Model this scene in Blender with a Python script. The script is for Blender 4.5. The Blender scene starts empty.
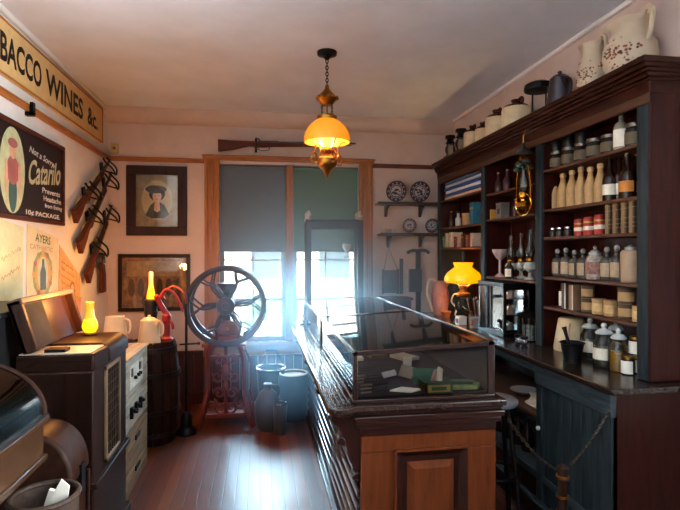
import bpy, bmesh, math, random
from mathutils import Matrix, Vector, Euler
random.seed(7)
C = bpy.context.scene.collection
PI = math.pi
ORD = ['first', 'second', 'third', 'fourth', 'fifth', 'sixth', 'seventh', 'eighth', 'ninth', 'tenth']

# ------------------------------------------------------------------ materials
def lin(c):
    if isinstance(c, str):
        c = [int(c[i:i + 2], 16) / 255 for i in (0, 2, 4)]
    else:
        c = [v / 255 for v in c]
    return tuple((v / 12.92 if v <= .04045 else ((v + .055) / 1.055) ** 2.4) for v in c) + (1,)

MATS = {}
def base_mat(name):
    m = bpy.data.materials.new(name); m.use_nodes = True
    nt = m.node_tree
    return m, nt, nt.nodes['Principled BSDF']

def coords(nt, scale=(1, 1, 1), rot=(0, 0, 0)):
    tc = nt.nodes.new('ShaderNodeTexCoord'); mp = nt.nodes.new('ShaderNodeMapping')
    mp.inputs['Scale'].default_value = scale; mp.inputs['Rotation'].default_value = rot
    nt.links.new(tc.outputs['Object'], mp.inputs['Vector'])
    return mp.outputs['Vector']

def noise(nt, vec, scale, detail=4, rough=.6, dist=0):
    n = nt.nodes.new('ShaderNodeTexNoise'); n.inputs['Scale'].default_value = scale
    n.inputs['Detail'].default_value = detail; n.inputs['Roughness'].default_value = rough
    n.inputs['Distortion'].default_value = dist
    nt.links.new(vec, n.inputs['Vector']); return n.outputs['Fac']

def ramp(nt, fac, stops):
    r = nt.nodes.new('ShaderNodeValToRGB'); e = r.color_ramp.elements
    e[0].position, e[0].color = stops[0]
    e[1].position, e[1].color = stops[-1]
    for p, c in stops[1:-1]:
        x = e.new(p); x.color = c
    nt.links.new(fac, r.inputs['Fac']); return r.outputs['Color']

def bump(nt, b, fac, strength=.3, dist=.003):
    bp = nt.nodes.new('ShaderNodeBump'); bp.inputs['Strength'].default_value = strength
    bp.inputs['Distance'].default_value = dist
    nt.links.new(fac, bp.inputs['Height']); nt.links.new(bp.outputs['Normal'], b.inputs['Normal'])

def plain(name, c, rough=.5, metal=0, var=.12, scale=14, bmp=.08):
    if name in MATS: return MATS[name]
    m, nt, b = base_mat(name)
    col = lin(c)
    f = noise(nt, coords(nt), scale)
    lo = tuple(max(0, v * (1 - var * 1.6)) for v in col[:3]) + (1,)
    hi = tuple(min(1, v * (1 + var)) for v in col[:3]) + (1,)
    nt.links.new(ramp(nt, f, [(.3, lo), (.7, hi)]), b.inputs['Base Color'])
    b.inputs['Roughness'].default_value = rough; b.inputs['Metallic'].default_value = metal
    b.inputs['Specular IOR Level'].default_value = .3
    if bmp: bump(nt, b, f, bmp)
    MATS[name] = m; return m

def wood(name, c1, c2, rough=.4, scale=6, axis='Z', bmp=.15):
    if name in MATS: return MATS[name]
    m, nt, b = base_mat(name)
    s = {'X': (.12, 1, 1), 'Y': (1, .12, 1), 'Z': (1, 1, .12)}[axis]
    v = coords(nt, s)
    f = noise(nt, v, scale * 6, 5, .65, .6)
    nt.links.new(ramp(nt, f, [(.28, lin(c1)), (.72, lin(c2))]), b.inputs['Base Color'])
    b.inputs['Roughness'].default_value = rough; b.inputs['Specular IOR Level'].default_value = .5 if rough < .3 else .12
    bump(nt, b, f, bmp)
    MATS[name] = m; return m

def glass(name, tint=(1, 1, 1), refl=1.0, rough=.02, ior=1.45):
    if name in MATS: return MATS[name]
    m = bpy.data.materials.new(name); m.use_nodes = True
    nt = m.node_tree; nt.nodes.clear()
    o = nt.nodes.new('ShaderNodeOutputMaterial'); mx = nt.nodes.new('ShaderNodeMixShader')
    t = nt.nodes.new('ShaderNodeBsdfTransparent'); g = nt.nodes.new('ShaderNodeBsdfGlossy')
    fr = nt.nodes.new('ShaderNodeFresnel'); mu = nt.nodes.new('ShaderNodeMath'); mu.operation = 'MULTIPLY'
    fr.inputs['IOR'].default_value = ior
    t.inputs['Color'].default_value = (*tint, 1); g.inputs['Roughness'].default_value = rough
    mu.inputs[1].default_value = refl
    nt.links.new(fr.outputs[0], mu.inputs[0]); nt.links.new(mu.outputs[0], mx.inputs[0])
    nt.links.new(t.outputs[0], mx.inputs[1]); nt.links.new(g.outputs[0], mx.inputs[2])
    nt.links.new(mx.outputs[0], o.inputs['Surface'])
    MATS[name] = m; return m

def glow(name, c, strength, base=None):
    if name in MATS: return MATS[name]
    m, nt, b = base_mat(name)
    b.inputs['Base Color'].default_value = lin(base or c)
    b.inputs['Emission Color'].default_value = lin(c)
    b.inputs['Emission Strength'].default_value = strength
    b.inputs['Roughness'].default_value = .25
    MATS[name] = m; return m

def cloth_translucent(name, c, t=.3):
    m = bpy.data.materials.new(name); m.use_nodes = True
    nt = m.node_tree; nt.nodes.clear()
    o = nt.nodes.new('ShaderNodeOutputMaterial'); mx = nt.nodes.new('ShaderNodeMixShader')
    d = nt.nodes.new('ShaderNodeBsdfDiffuse'); tr = nt.nodes.new('ShaderNodeBsdfTranslucent')
    col = lin(c); d.inputs['Color'].default_value = col; tr.inputs['Color'].default_value = col
    mx.inputs[0].default_value = t
    nt.links.new(d.outputs[0], mx.inputs[1]); nt.links.new(tr.outputs[0], mx.inputs[2])
    nt.links.new(mx.outputs[0], o.inputs['Surface']); MATS[name] = m; return m

# ------------------------------------------------------------------ mesh collector
class MB:
    def __init__(s): s.v = []; s.f = []; s.mi = []; s.mats = []
    def _m(s, m):
        if m not in s.mats: s.mats.append(m)
        return s.mats.index(m)
    def add(s, vs, fs, m, M=None):
        k = len(s.v); i = s._m(m)
        for p in vs:
            p = Vector(p)
            s.v.append(tuple(M @ p if M else p))
        for f in fs: s.f.append([k + j for j in f]); s.mi.append(i)
        return s
    def box(s, x0, x1, y0, y1, z0, z1, m, M=None):
        vs = [(x, y, z) for x in (x0, x1) for y in (y0, y1) for z in (z0, z1)]
        return s.add(vs, [(0, 1, 3, 2), (4, 6, 7, 5), (0, 4, 5, 1), (2, 3, 7, 6), (0, 2, 6, 4), (1, 5, 7, 3)], m, M)
    def cbox(s, c, size, m, rot=(0, 0, 0)):
        M = Matrix.Translation(c) @ Euler(rot).to_matrix().to_4x4()
        a, b, d = [q / 2 for q in size]
        return s.box(-a, a, -b, b, -d, d, m, M)
    def lathe(s, c, prof, m, seg=20, M=None, sx=1, sy=1):
        vs = []; fs = []; n = len(prof)
        for (r, z) in prof:
            for k in range(seg):
                a = 2 * PI * k / seg
                vs.append((c[0] + r * math.cos(a) * sx, c[1] + r * math.sin(a) * sy, c[2] + z))
        for i in range(n - 1):
            for k in range(seg):
                k2 = (k + 1) % seg
                fs.append((i * seg + k, i * seg + k2, (i + 1) * seg + k2, (i + 1) * seg + k))
        if prof[0][0] > 1e-6: fs.append(tuple(range(seg - 1, -1, -1)))
        if prof[-1][0] > 1e-6: fs.append(tuple((n - 1) * seg + k for k in range(seg)))
        return s.add(vs, fs, m, M)
    def tube(s, pts, r, m, seg=8, closed=False, M=None):
        pts = [Vector(p) for p in pts]; n = len(pts)
        rs = r if isinstance(r, (list, tuple)) else [r] * n
        vs = []; fs = []; up = None
        for i, p in enumerate(pts):
            a = pts[(i - 1) % n] if (i > 0 or closed) else p
            b = pts[(i + 1) % n] if (i < n - 1 or closed) else p
            t = (b - a).normalized()
            if up is None:
                up = Vector((0, 0, 1)) if abs(t.z) < .9 else Vector((1, 0, 0))
            u = (up - t * up.dot(t))
            if u.length < 1e-6: u = t.orthogonal()
            u.normalize(); w = t.cross(u); up = u
            for k in range(seg):
                an = 2 * PI * k / seg
                vs.append(p + (u * math.cos(an) + w * math.sin(an)) * rs[i])
        for i in range(n if closed else n - 1):
            j = (i + 1) % n
            for k in range(seg):
                k2 = (k + 1) % seg
                fs.append((i * seg + k, i * seg + k2, j * seg + k2, j * seg + k))
        if not closed:
            fs.append(tuple(range(seg - 1, -1, -1))); fs.append(tuple((n - 1) * seg + k for k in range(seg)))
        return s.add(vs, fs, m, M)
    def prism(s, poly, plane, a0, a1, m, M=None):
        def p3(p, a):
            return {'XZ': (p[0], a, p[1]), 'YZ': (a, p[0], p[1]), 'XY': (p[0], p[1], a)}[plane]
        n = len(poly)
        vs = [p3(p, a0) for p in poly] + [p3(p, a1) for p in poly]
        fs = [tuple(range(n - 1, -1, -1)), tuple(range(n, 2 * n))]
        fs += [(i, (i + 1) % n, n + (i + 1) % n, n + i) for i in range(n)]
        return s.add(vs, fs, m, M)
    def ball(s, c, r, m, sc=(1, 1, 1), seg=16, M=None):
        prof = [(r * math.sin(PI * i / 10), -r * math.cos(PI * i / 10)) for i in range(11)]
        prof[0] = (0, -r); prof[-1] = (0, r)
        T = Matrix.Translation(c) @ Matrix.Diagonal((*sc, 1))
        return s.lathe((0, 0, 0), prof, m, seg, (M @ T) if M else T)
    def ring(s, c, R, r, m, axis='Z', n=32, seg=8, sc=(1, 1), arc=None, M=None):
        pts = []
        a0, a1 = arc or (0, 2 * PI); cnt = n if arc is None else n + 1
        for k in range(cnt):
            a = a0 + (a1 - a0) * k / n
            x, y = R * math.cos(a) * sc[0], R * math.sin(a) * sc[1]
            pts.append({'Z': (c[0] + x, c[1] + y, c[2]), 'Y': (c[0] + x, c[1], c[2] + y), 'X': (c[0], c[1] + x, c[2] + y)}[axis])
        return s.tube(pts, r, m, seg, arc is None, M)
    def text(s, txt, M, w, h, m, depth=.0015, bold=.0, slant=0):
        cu = bpy.data.curves.new('t', 'FONT'); cu.body = txt; cu.size = 1; cu.offset = bold; cu.resolution_u = 3
        ob = bpy.data.objects.new('t', cu); C.objects.link(ob)
        dg = bpy.context.evaluated_depsgraph_get(); dg.update()
        me = ob.evaluated_get(dg).to_mesh()
        vs = [v.co.copy() for v in me.vertices]; fs = [tuple(p.vertices) for p in me.polygons]
        ob.evaluated_get(dg).to_mesh_clear(); bpy.data.objects.remove(ob); bpy.data.curves.remove(cu)
        if not vs: return s
        xs = [v.x for v in vs]; ys = [v.y for v in vs]
        x0, y0 = min(xs), min(ys); dx = max(xs) - x0 or 1; dy = max(ys) - y0 or 1
        q = [((v.x - x0) / dx * w + (v.y - y0) / dy * h * slant, (v.y - y0) / dy * h, depth) for v in vs]
        return s.add(q, fs, m, M)
    def build(s, name, parent=None, loc=None, bev=0, smooth=True, sub=0):
        org = Vector(loc) if loc is not None else Vector((0, 0, 0))
        if parent is not None:
            q = parent
            while q is not None: org = org + q.location; q = q.parent
        me = bpy.data.meshes.new(name)
        me.from_pydata([tuple(Vector(v) - org) for v in s.v], [], s.f)
        for m in s.mats: me.materials.append(m)
        me.polygons.foreach_set('material_index', s.mi)
        bm = bmesh.new(); bm.from_mesh(me)
        bmesh.ops.recalc_face_normals(bm, faces=bm.faces); bm.to_mesh(me); bm.free()
        if smooth:
            me.polygons.foreach_set('use_smooth', [True] * len(me.polygons))
            me.set_sharp_from_angle(angle=math.radians(38))
        o = bpy.data.objects.new(name, me); C.objects.link(o)
        if loc is not None: o.location = loc
        if parent is not None: o.parent = parent
        if bev:
            b = o.modifiers.new('b', 'BEVEL'); b.width = bev; b.segments = 2
            b.limit_method = 'ANGLE'; b.angle_limit = math.radians(50)
        return o

def tag(o, label, cat, group=None):
    o['label'] = label; o['category'] = cat
    if group: o['group'] = group
    return o
def thing(name, label, cat, loc, group=None):
    o = bpy.data.objects.new(name, None); C.objects.link(o); o.location = loc; o.empty_display_size = .05
    return tag(o, label, cat, group)
def struct(o):
    o['kind'] = 'structure'; return o
def dup(o, loc, label=None, rz=None, scale=None, group=None):
    def cp(a, par):
        c = a.copy(); C.objects.link(c)
        if par is not None: c.parent = par
        for ch in list(a.children): cp(ch, c)
        return c
    r = cp(o, None); r.location = loc
    if label: r['label'] = label
    if group: r['group'] = group
    if rz is not None: r.rotation_euler.z = rz
    if scale is not None: r.scale = scale if isinstance(scale, tuple) else (scale,) * 3
    return r
class Kind:
    """first placing uses the prototype itself, later ones copy it"""
    def __init__(s, make): s.make = make; s.o = None
    def put(s, loc, label, rz=None, scale=None, group=None):
        if s.o is None:
            s.o = s.make(); o = s.o; s.free = True
            s.first = (loc, label, rz, scale, group)
            s.base_scale = o.scale.copy()
        else:
            o = dup(s.o, loc); o.rotation_euler.z = 0; o.scale = (1, 1, 1)
        o.location = loc; o['label'] = label
        if group: o['group'] = group
        if rz is not None: o.rotation_euler.z = rz
        if scale is not None: o.scale = scale if isinstance(scale, tuple) else (scale,) * 3
        return o
def spline(pts, n=6):
    P = [Vector(p) for p in pts]; out = []
    for i in range(len(P) - 1):
        a = P[max(i - 1, 0)]; b = P[i]; c = P[i + 1]; d = P[min(i + 2, len(P) - 1)]
        for k in range(n):
            t = k / n
            out.append(.5 * ((2 * b) + (c - a) * t + (2 * a - 5 * b + 4 * c - d) * t * t + (3 * b - a - 3 * c + d) * t ** 3))
    out.append(P[-1]); return out
def wallM(axis, a, b, c):
    """text frame: on the left wall x->+Y y->+Z (normal +X); on the back wall x->+X y->+Z (normal -Y)"""
    if axis == 'L': return Matrix(((0, 0, 1, a), (1, 0, 0, b), (0, 1, 0, c), (0, 0, 0, 1)))
    if axis == 'B': return Matrix(((1, 0, 0, a), (0, 0, -1, b), (0, 1, 0, c), (0, 0, 0, 1)))
    if axis == 'R': return Matrix(((0, 0, -1, a), (-1, 0, 0, b), (0, 1, 0, c), (0, 0, 0, 1)))

# palette
W_OAK = wood('oak trim', '7e4a22', 'a86a34', .4, 5, 'Z')
W_OAKX = wood('oak trim level', '7e4a22', 'a86a34', .4, 5, 'X')
W_OAKY = wood('oak rail', '86502a', 'b4743c', .4, 5, 'Y')
W_RED = wood('red brown panelling', '32120e', '4c2018', .4, 5, 'Z')
W_DARK = wood('dark walnut', '1a0d09', '301a12', .5, 5, 'Z')
W_DARKY = wood('dark walnut level', '180c08', '2e1a12', .35, 5, 'Y')
W_SHELF = wood('shelf board', '3a241a', '5c3c2c', .4, 5, 'Y')
W_HUTCH = wood('hutch mahogany', '200a07', '3a150f', .38, 5, 'Z')
W_HUTCHY = wood('hutch mahogany level', '1e0b08', '38180f', .35, 5, 'Y')
W_CASE = wood('counter mahogany', '1a0a08', '2e130e', .25, 5, 'Y')
W_PANEL = wood('counter end wood', '4a2212', '6a361c', .3, 5, 'Z')
W_GREY = wood('weathered and window-lit grey', '0e1316', '323c40', .5, 4, 'Z', .5)  # painted cabinet boards; on hutch posts the grey holds window light
W_GREYY = wood('weathered and window-lit grey level', '0e1418', '424d52', .45, 5, 'Y', .6)
W_CRATE = wood('whitened crate pine', '8a7a66', 'c8bda8', .7, 6, 'Y', .4)
W_CRATEB = wood('brown crate pine', '6e523a', '9a7a58', .7, 6, 'Y', .4)
W_STOCK = wood('gun stock walnut', '3c1c12', '5c2e1c', .35, 6, 'Y')
IRON = plain('black iron', '17171a', .45, .7)
IRONR = plain('red brown cast iron', '6a2a20', .4, .3)
WHEEL = plain('dark grey cast iron', '33303a', .4, .5)
STEEL = plain('gun steel', '4a4a50', .35, .8)
NICKEL = plain('nickel strip', 'c8ccd2', .2, 1, .04)
BRASS = plain('aged brass', '9a6a28', .3, 1, .15)
CREAM = plain('cream stoneware', 'cdb893', .35)
BROWNG = plain('brown glaze', '3a2216', .25)
WHITE = plain('white paper', 'e4ded0', .7, 0, .05)
ENAMEL = plain('white enamel', 'dcc8a8', .3, 0, .05)
BLACK = plain('black lacquer', '0e0d0e', .3)
CORK = plain('cork', '8a6844', .8)
GLASS = glass('clear glass', (.96, .98, .97), 1.0)
BOTTLE = glass('bottle glass', (.80, .84, .80), 1.6)
MIRROR = plain('old mirror', 'd8dee2', .06, 1, .03)
LABEL = plain('old paper label', 'd8c8a4', .7, 0, .1, 30)

# ------------------------------------------------------------------ room
XL, XR, YB, YF, ZC = -1.46, 2.03, 5.2, -1.6, 2.9
def floor_mat():
    m, nt, b = base_mat('floor boards')
    tc = nt.nodes.new('ShaderNodeTexCoord'); sp = nt.nodes.new('ShaderNodeSeparateXYZ')
    nt.links.new(tc.outputs['Object'], sp.inputs[0])
    d = nt.nodes.new('ShaderNodeMath'); d.operation = 'DIVIDE'; d.inputs[1].default_value = .075
    nt.links.new(sp.outputs['X'], d.inputs[0])
    fl = nt.nodes.new('ShaderNodeMath'); fl.operation = 'FLOOR'; nt.links.new(d.outputs[0], fl.inputs[0])
    fr = nt.nodes.new('ShaderNodeMath'); fr.operation = 'FRACT'; nt.links.new(d.outputs[0], fr.inputs[0])
    wn = nt.nodes.new('ShaderNodeTexWhiteNoise'); wn.noise_dimensions = '1D'; nt.links.new(fl.outputs[0], wn.inputs['W'])
    g = noise(nt, coords(nt, (1, .08, 1)), 40, 5, .65, .5)
    mixf = nt.nodes.new('ShaderNodeMath'); mixf.operation = 'MULTIPLY_ADD'; mixf.inputs[1].default_value = .45
    nt.links.new(wn.outputs['Value'], mixf.inputs[0])
    g2 = nt.nodes.new('ShaderNodeMath'); g2.operation = 'MULTIPLY'; g2.inputs[1].default_value = .55
    nt.links.new(g, g2.inputs[0]); nt.links.new(g2.outputs[0], mixf.inputs[2])
    col = ramp(nt, mixf.outputs[0], [(.1, lin('34140a')), (.5, lin('5c2814')), (.9, lin('7c4020'))])
    pp = nt.nodes.new('ShaderNodeMath'); pp.operation = 'PINGPONG'; pp.inputs[1].default_value = .5
    nt.links.new(fr.outputs[0], pp.inputs[0])
    gap = ramp(nt, pp.outputs[0], [(.01, (.12, .12, .12, 1)), (.05, (1, 1, 1, 1))])
    mx = nt.nodes.new('ShaderNodeMix'); mx.data_type = 'RGBA'; mx.blend_type = 'MULTIPLY'; mx.inputs[0].default_value = 1
    nt.links.new(col, mx.inputs[6]); nt.links.new(gap, mx.inputs[7]); nt.links.new(mx.outputs[2], b.inputs['Base Color'])
    r = ramp(nt, g, [(.2, (.30, .30, .30, 1)), (.8, (.48, .48, .48, 1))])
    nt.links.new(r, b.inputs['Roughness'])
    b.inputs['Specular IOR Level'].default_value = .45
    bump(nt, b, gap, .25, .002)
    return m
PLASTER = plain('warm plaster', 'c2ab9f', .85, 0, .05, 5, .05)
PLASTERL = plain('pale plaster', 'dcd6d0', .85, 0, .04, 5, .05)
CEIL = plain('ceiling plaster', 'd9dde8', .9, 0, .05, 3, .04)

b = MB(); b.box(XL - .1, XR + .1, YF - .1, YB + .1, -.1, 0, floor_mat()); struct(b.build('floor'))
b = MB(); b.box(XL - .1, XR + .1, YF - .1, YB + .12, ZC, ZC + .1, CEIL); struct(b.build('ceiling'))
b = MB(); b.box(XL - .12, XL, YF - .1, YB + .12, 0, ZC, PLASTERL); struct(b.build('wall_left'))  # paler plaster here, window light on this wall put into its colour
RY0, RY1, RZ0, RZ1 = .15, 1.85, .70, 2.55  # unseen side window, added to light the left wall and ceiling
b = MB(); b.box(XR, XR + .12, YF - .1, RY0, 0, ZC, PLASTER); b.box(XR, XR + .12, RY1, YB + .12, 0, ZC, PLASTER); b.box(XR, XR + .12, RY0, RY1, 0, RZ0, PLASTER); b.box(XR, XR + .12, RY0, RY1, RZ1, ZC, PLASTER); struct(b.build('wall_right'))
WX0, WX1, WZ0, WZ1 = -.40, 1.02, .60, 2.40
b = MB()
b.box(XL, WX0, YB, YB + .12, 0, ZC, PLASTER); b.box(WX1, XR, YB, YB + .12, 0, ZC, PLASTER)
b.box(WX0, WX1, YB, YB + .12, 0, WZ0, PLASTER); b.box(WX0, WX1, YB, YB + .12, WZ1, ZC, PLASTER)
struct(b.build('wall_back'))
FX0, FX1, FZ0, FZ1 = -1.2, 1.75, .5, 2.5           # shop window behind the photographer
b = MB()
b.box(XL, FX0, YF - .12, YF, 0, ZC, PLASTER); b.box(FX1, XR, YF - .12, YF, 0, ZC, PLASTER)
b.box(FX0, FX1, YF - .12, YF, 0, FZ0, PLASTER); b.box(FX0, FX1, YF - .12, YF, FZ1, ZC, PLASTER)
struct(b.build('wall_front'))
# plaster cove along the back wall, narrow crown strips on the sides
cv = [(YB, ZC)] + [(YB - .13 + .13 * math.sin(a) * 1.0 - 0, ZC - .13 + .13 * math.cos(a)) for a in [i * PI / 16 for i in range(9)]]
cv = [(YB, ZC), (YB - .13, ZC)] + [(YB - .13 + .13 * (1 - math.cos(i * PI / 16)), ZC - .13 * math.sin(i * PI / 16)) for i in range(1, 9)]
b = MB(); b.prism(cv, 'YZ', XL, XR, PLASTER); struct(b.build('trim_1'))
b = MB(); b.box(XL, XL + .03, YF, YB - .13, ZC - .035, ZC, PLASTERL); struct(b.build('trim_2', bev=.008))
b = MB(); b.box(XR - .03, XR, YF, YB - .13, ZC - .03, ZC, PLASTERL); struct(b.build('trim_3', bev=.008))
# picture rails
def rail_prof(): return
b = MB(); b.box(XL, XL + .022, YF, YB, 2.395, 2.44, W_OAKY); b.box(XL, XL + .03, YF, YB, 2.425, 2.437, W_OAKY); struct(b.build('trim_4', bev=.004))
b = MB(); b.box(XL + .03, -.55, YB - .022, YB, 2.395, 2.44, W_OAKX); b.box(XL + .03, -.55, YB - .03, YB, 2.425, 2.437, W_OAKX); struct(b.build('trim_5', bev=.004))
RAILD = wood('dark rail', '4a2418', '6a3a28', .4, 5, 'X')
b = MB(); b.box(1.15, XR, YB - .022, YB, 2.395, 2.44, RAILD); b.box(1.15, XR, YB - .03, YB, 2.425, 2.437, RAILD); struct(b.build('trim_6', bev=.004))
# wainscot: upright boards with a cap rail
b = MB()
x = XL
while x < XR - .01:
    if not (-.56 < x < 1.12):
        b.box(x + .002, min(x + .088, XR), YB - .018, YB, .1, .50, W_RED)
    else:
        b.box(x + .002, min(x + .088, XR), YB - .018, YB, .1, .46, W_RED)
    x += .09
b.box(XL, XR, YB - .025, YB, 0, .12, W_RED)
struct(b.build('baseboard_back', bev=.003))
b = MB(); b.box(XL, -.56, YB - .035, YB, .50, .53, W_RED); b.box(1.16, XR, YB - .035, YB, .50, .53, W_RED); struct(b.build('trim_7', bev=.004))
b = MB(); b.box(XL, XL + .02, YF, YB - .03, 0, .14, W_RED); struct(b.build('baseboard_left', bev=.004))
# window casing
b = MB()
b.box(WX0 - .145, WX0, YB - .028, YB, .56, 2.43, W_OAK); b.box(WX1, WX1 + .145, YB - .028, YB, .56, 2.43, W_OAK)
for xx in (WX0 - .145, WX1):
    b.box(xx, xx + .03, YB - .042, YB, .56, 2.43, W_OAK); b.box(xx + .118, xx + .145, YB - .036, YB, .56, 2.43, W_OAK)
    b.box(xx + .055, xx + .09, YB - .034, YB, .6, 2.40, W_OAK)
struct(b.build('trim_8', bev=.004))
b = MB(); b.box(WX0 - .16, WX1 + .16, YB - .04, YB, 2.43, 2.47, W_OAKX); b.box(WX0 - .17, WX1 + .17, YB - .055, YB, 2.462, 2.48, W_OAKX); struct(b.build('trim_9', bev=.004))
b = MB(); b.box(WX0 - .17, WX1 + .17, YB - .07, YB + .02, .565, .60, W_OAKX); b.box(WX0 - .15, WX1 + .15, YB - .02, YB, .47, .565, W_OAKX); struct(b.build('trim_10', bev=.005))
b = MB(); b.box(.265, .335, YB - .025, YB + .10, WZ0, WZ1, W_OAK); struct(b.build('trim_11', bev=.004))
SASH = plain('sash paint', '7c6a60', .45)
def window(name, x0, x1):
    b = MB()
    b.box(x0, x0 + .045, YB + .04, YB + .075, WZ0, WZ1, SASH); b.box(x1 - .045, x1, YB + .04, YB + .075, WZ0, WZ1, SASH)
    b.box(x0, x1, YB + .04, YB + .075, WZ1 - .05, WZ1, SASH); b.box(x0, x1, YB + .04, YB + .075, WZ0, WZ0 + .05, SASH)
    o = struct(b.build(name, bev=.003))
    b = MB(); b.box(x0 + .03, x1 - .03, YB + .03, YB + .065, 1.005, 1.04, SASH); b.build('meeting_rail', o, bev=.003)
    b = MB(); xm = (x0 + x1) / 2
    b.box(xm - .009, xm + .009, YB + .045, YB + .07, WZ0 + .03, WZ1 - .03, SASH)
    b.box(x0 + .03, x1 - .03, YB + .045, YB + .07, 1.42, 1.438, SASH)
    b.build('muntin', o)
    b = MB(); b.box(x0 + .03, x1 - .03, YB + .056, YB + .059, WZ0 + .03, WZ1 - .03, GLASS); b.build('pane', o)
    return o
window('window_1', WX0, .265); window('window_2', .335, WX1)
# shop window glass behind the photographer
b = MB()
for i in range(4):
    xx = FX0 + (FX1 - FX0) * i / 3; b.box(xx - .03, xx + .03, YF - .09, YF - .03, FZ0, FZ1, SASH)
b.box(FX0, FX1, YF - .09, YF - .03, FZ0, FZ0 + .06, SASH); b.box(FX0, FX1, YF - .09, YF - .03, FZ1 - .06, FZ1, SASH)
w3 = struct(b.build('window_3')); b = MB(); b.box(FX0, FX1, YF - .062, YF - .058, FZ0, FZ1, GLASS); b.build('pane', w3)
b = MB()
for i in range(4):
    yy = RY0 + (RY1 - RY0) * i / 3; b.box(XR + .04, XR + .08, yy - .03, yy + .03, RZ0, RZ1, SASH)
for zz in (RZ0, (RZ0 + RZ1) / 2 - .02, RZ1 - .05): b.box(XR + .04, XR + .08, RY0, RY1, zz, zz + .05, SASH)
w4 = struct(b.build('added_window')); b = MB(); b.box(XR + .058, XR + .062, RY0, RY1, RZ0, RZ1, GLASS); b.build('pane', w4)  # sash and glass of the added side window
# roller shades
def shade(x0, x1, m, label):
    t = thing('roller_shade', label, 'window shade', ((x0 + x1) / 2, YB - .0, 1.5), 'roller shades')
    b = MB(); b.box(x0 + .012, x1 - .012, YB + .012, YB + .014, 1.53, 2.37, m); b.build('shade_cloth', t)
    b = MB(); b.box(x0 + .01, x1 - .01, YB + .006, YB + .02, 1.51, 1.535, m); b.build('hem_bar', t, bev=.003)
    b = MB(); b.tube([(x0 + .004, YB + .018, 2.372), (x1 - .004, YB + .018, 2.372)], .018, m, 12); b.build('roller', t)
shade(WX0, .265, cloth_translucent('grey blue shade', '5e6870', .05), 'grey-blue roller shade pulled halfway down behind the coffee mill')
shade(.335, WX1, cloth_translucent('green shade', '566e60', .05), 'greenish roller shade pulled down behind the tall glass cabinet')

# outside
PAVE = plain('pale pavement', 'd8d8d4', .9); FACADE = plain('pale facade', 'e4e2dc', .9)
b = MB(); b.box(-14, 14, YB + .3, 30, -.5, -.4, PAVE); o = struct(b.build('ground'))
t = thing('building', 'pale building across the street seen through the window', 'building', (0, 18, -.4))
b = MB(); b.box(-9, 9, 18, 22, -.4, 3.6, FACADE); b.build('facade', t)
DARKW = plain('dark pane', '4a5660', .2)
for i in range(7):
    b = MB(); xx = -7.5 + i * 2.4; b.box(xx, xx + 1.1, 17.95, 18.0, .6, 2.4, DARKW); b.build('window', t)
LEAF = plain('outdoor leaves', '5c7a48', .8, 0, .3, 20)
def bush(x, y, r, label):
    b = MB(); rr = random.Random(int(x * 100))
    for k in range(26):
        a = rr.random() * 2 * PI; q = rr.random() * r * .7; z = rr.random() * r * 1.3
        b.ball((x + q * math.cos(a), y + q * math.sin(a), -.4 + .25 * r + z), r * (.25 + .2 * rr.random()), LEAF, seg=8)
    tag(b.build('shrub', loc=(x, y, -.4)), label, 'shrub')
bush(.62, 10.5, .55, 'round green shrub outside the right window')
bush(.0, 12.5, .5, 'round green shrub outside the left window')
CARB = plain('blue car paint', '4a7088', .3)
t = thing('car', 'blue parked car out on the street beyond the right window', 'car', (1.6, 8.8, -.4))
b = MB(); pr = [(0, .25), (0, .62), (.15, .75), (.9, .82), (1.25, 1.2), (2.5, 1.22), (3.0, .85), (3.6, .78), (3.65, .3)]
b.prism([(p[0] + .1, p[1] - .4) for p in pr], 'XZ', 8.0, 9.6, CARB); b.build('body', t, bev=.05)
for xx in (.8, 3.1):
    for yy in (8.0, 9.42):
        b = MB(); b.lathe((0, 0, 0), [(.32, 0), (.32, .18)], BLACK, 20, Matrix.Translation((xx, yy, -.08)) @ Matrix.Rotation(-PI / 2, 4, 'X')); b.build('wheel', t)

# ------------------------------------------------------------------ left wall pictures and signs
YEL = plain('yellow sign paint', 'd2ae74', .6, 0, .08)
INK = plain('black sign paint', '14110f', .6)
t = thing('shop_sign', 'long yellow sign board lettered TOBACCO WINES above the picture rail', 'sign', (XL, 3.6, 2.5))
b = MB(); b.box(XL + .001, XL + .025, 2.35, 4.945, 2.512, 2.83, YEL); b.build('board', t, bev=.003)
b = MB()
b.box(XL + .024, XL + .03, 2.35, 4.945, 2.512, 2.524, W_OAKY); b.box(XL + .024, XL + .03, 2.35, 4.945, 2.818, 2.83, W_OAKY); b.box(XL + .024, XL + .03, 4.93, 4.945, 2.512, 2.83, W_OAKY)
b.build('border', t)
for s_, y0, y1, hh in (('TOBACCO', 2.85, 3.625, .17), ('WINES', 3.69, 4.42, .17), ('&c.', 4.53, 4.80, .15)):
    b = MB(); b.text(s_, wallM('L', XL + .0255, y0, 2.585 + (.17 - hh) * .3), y1 - y0, hh, INK, .001, .028); b.build('lettering', t)
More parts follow.
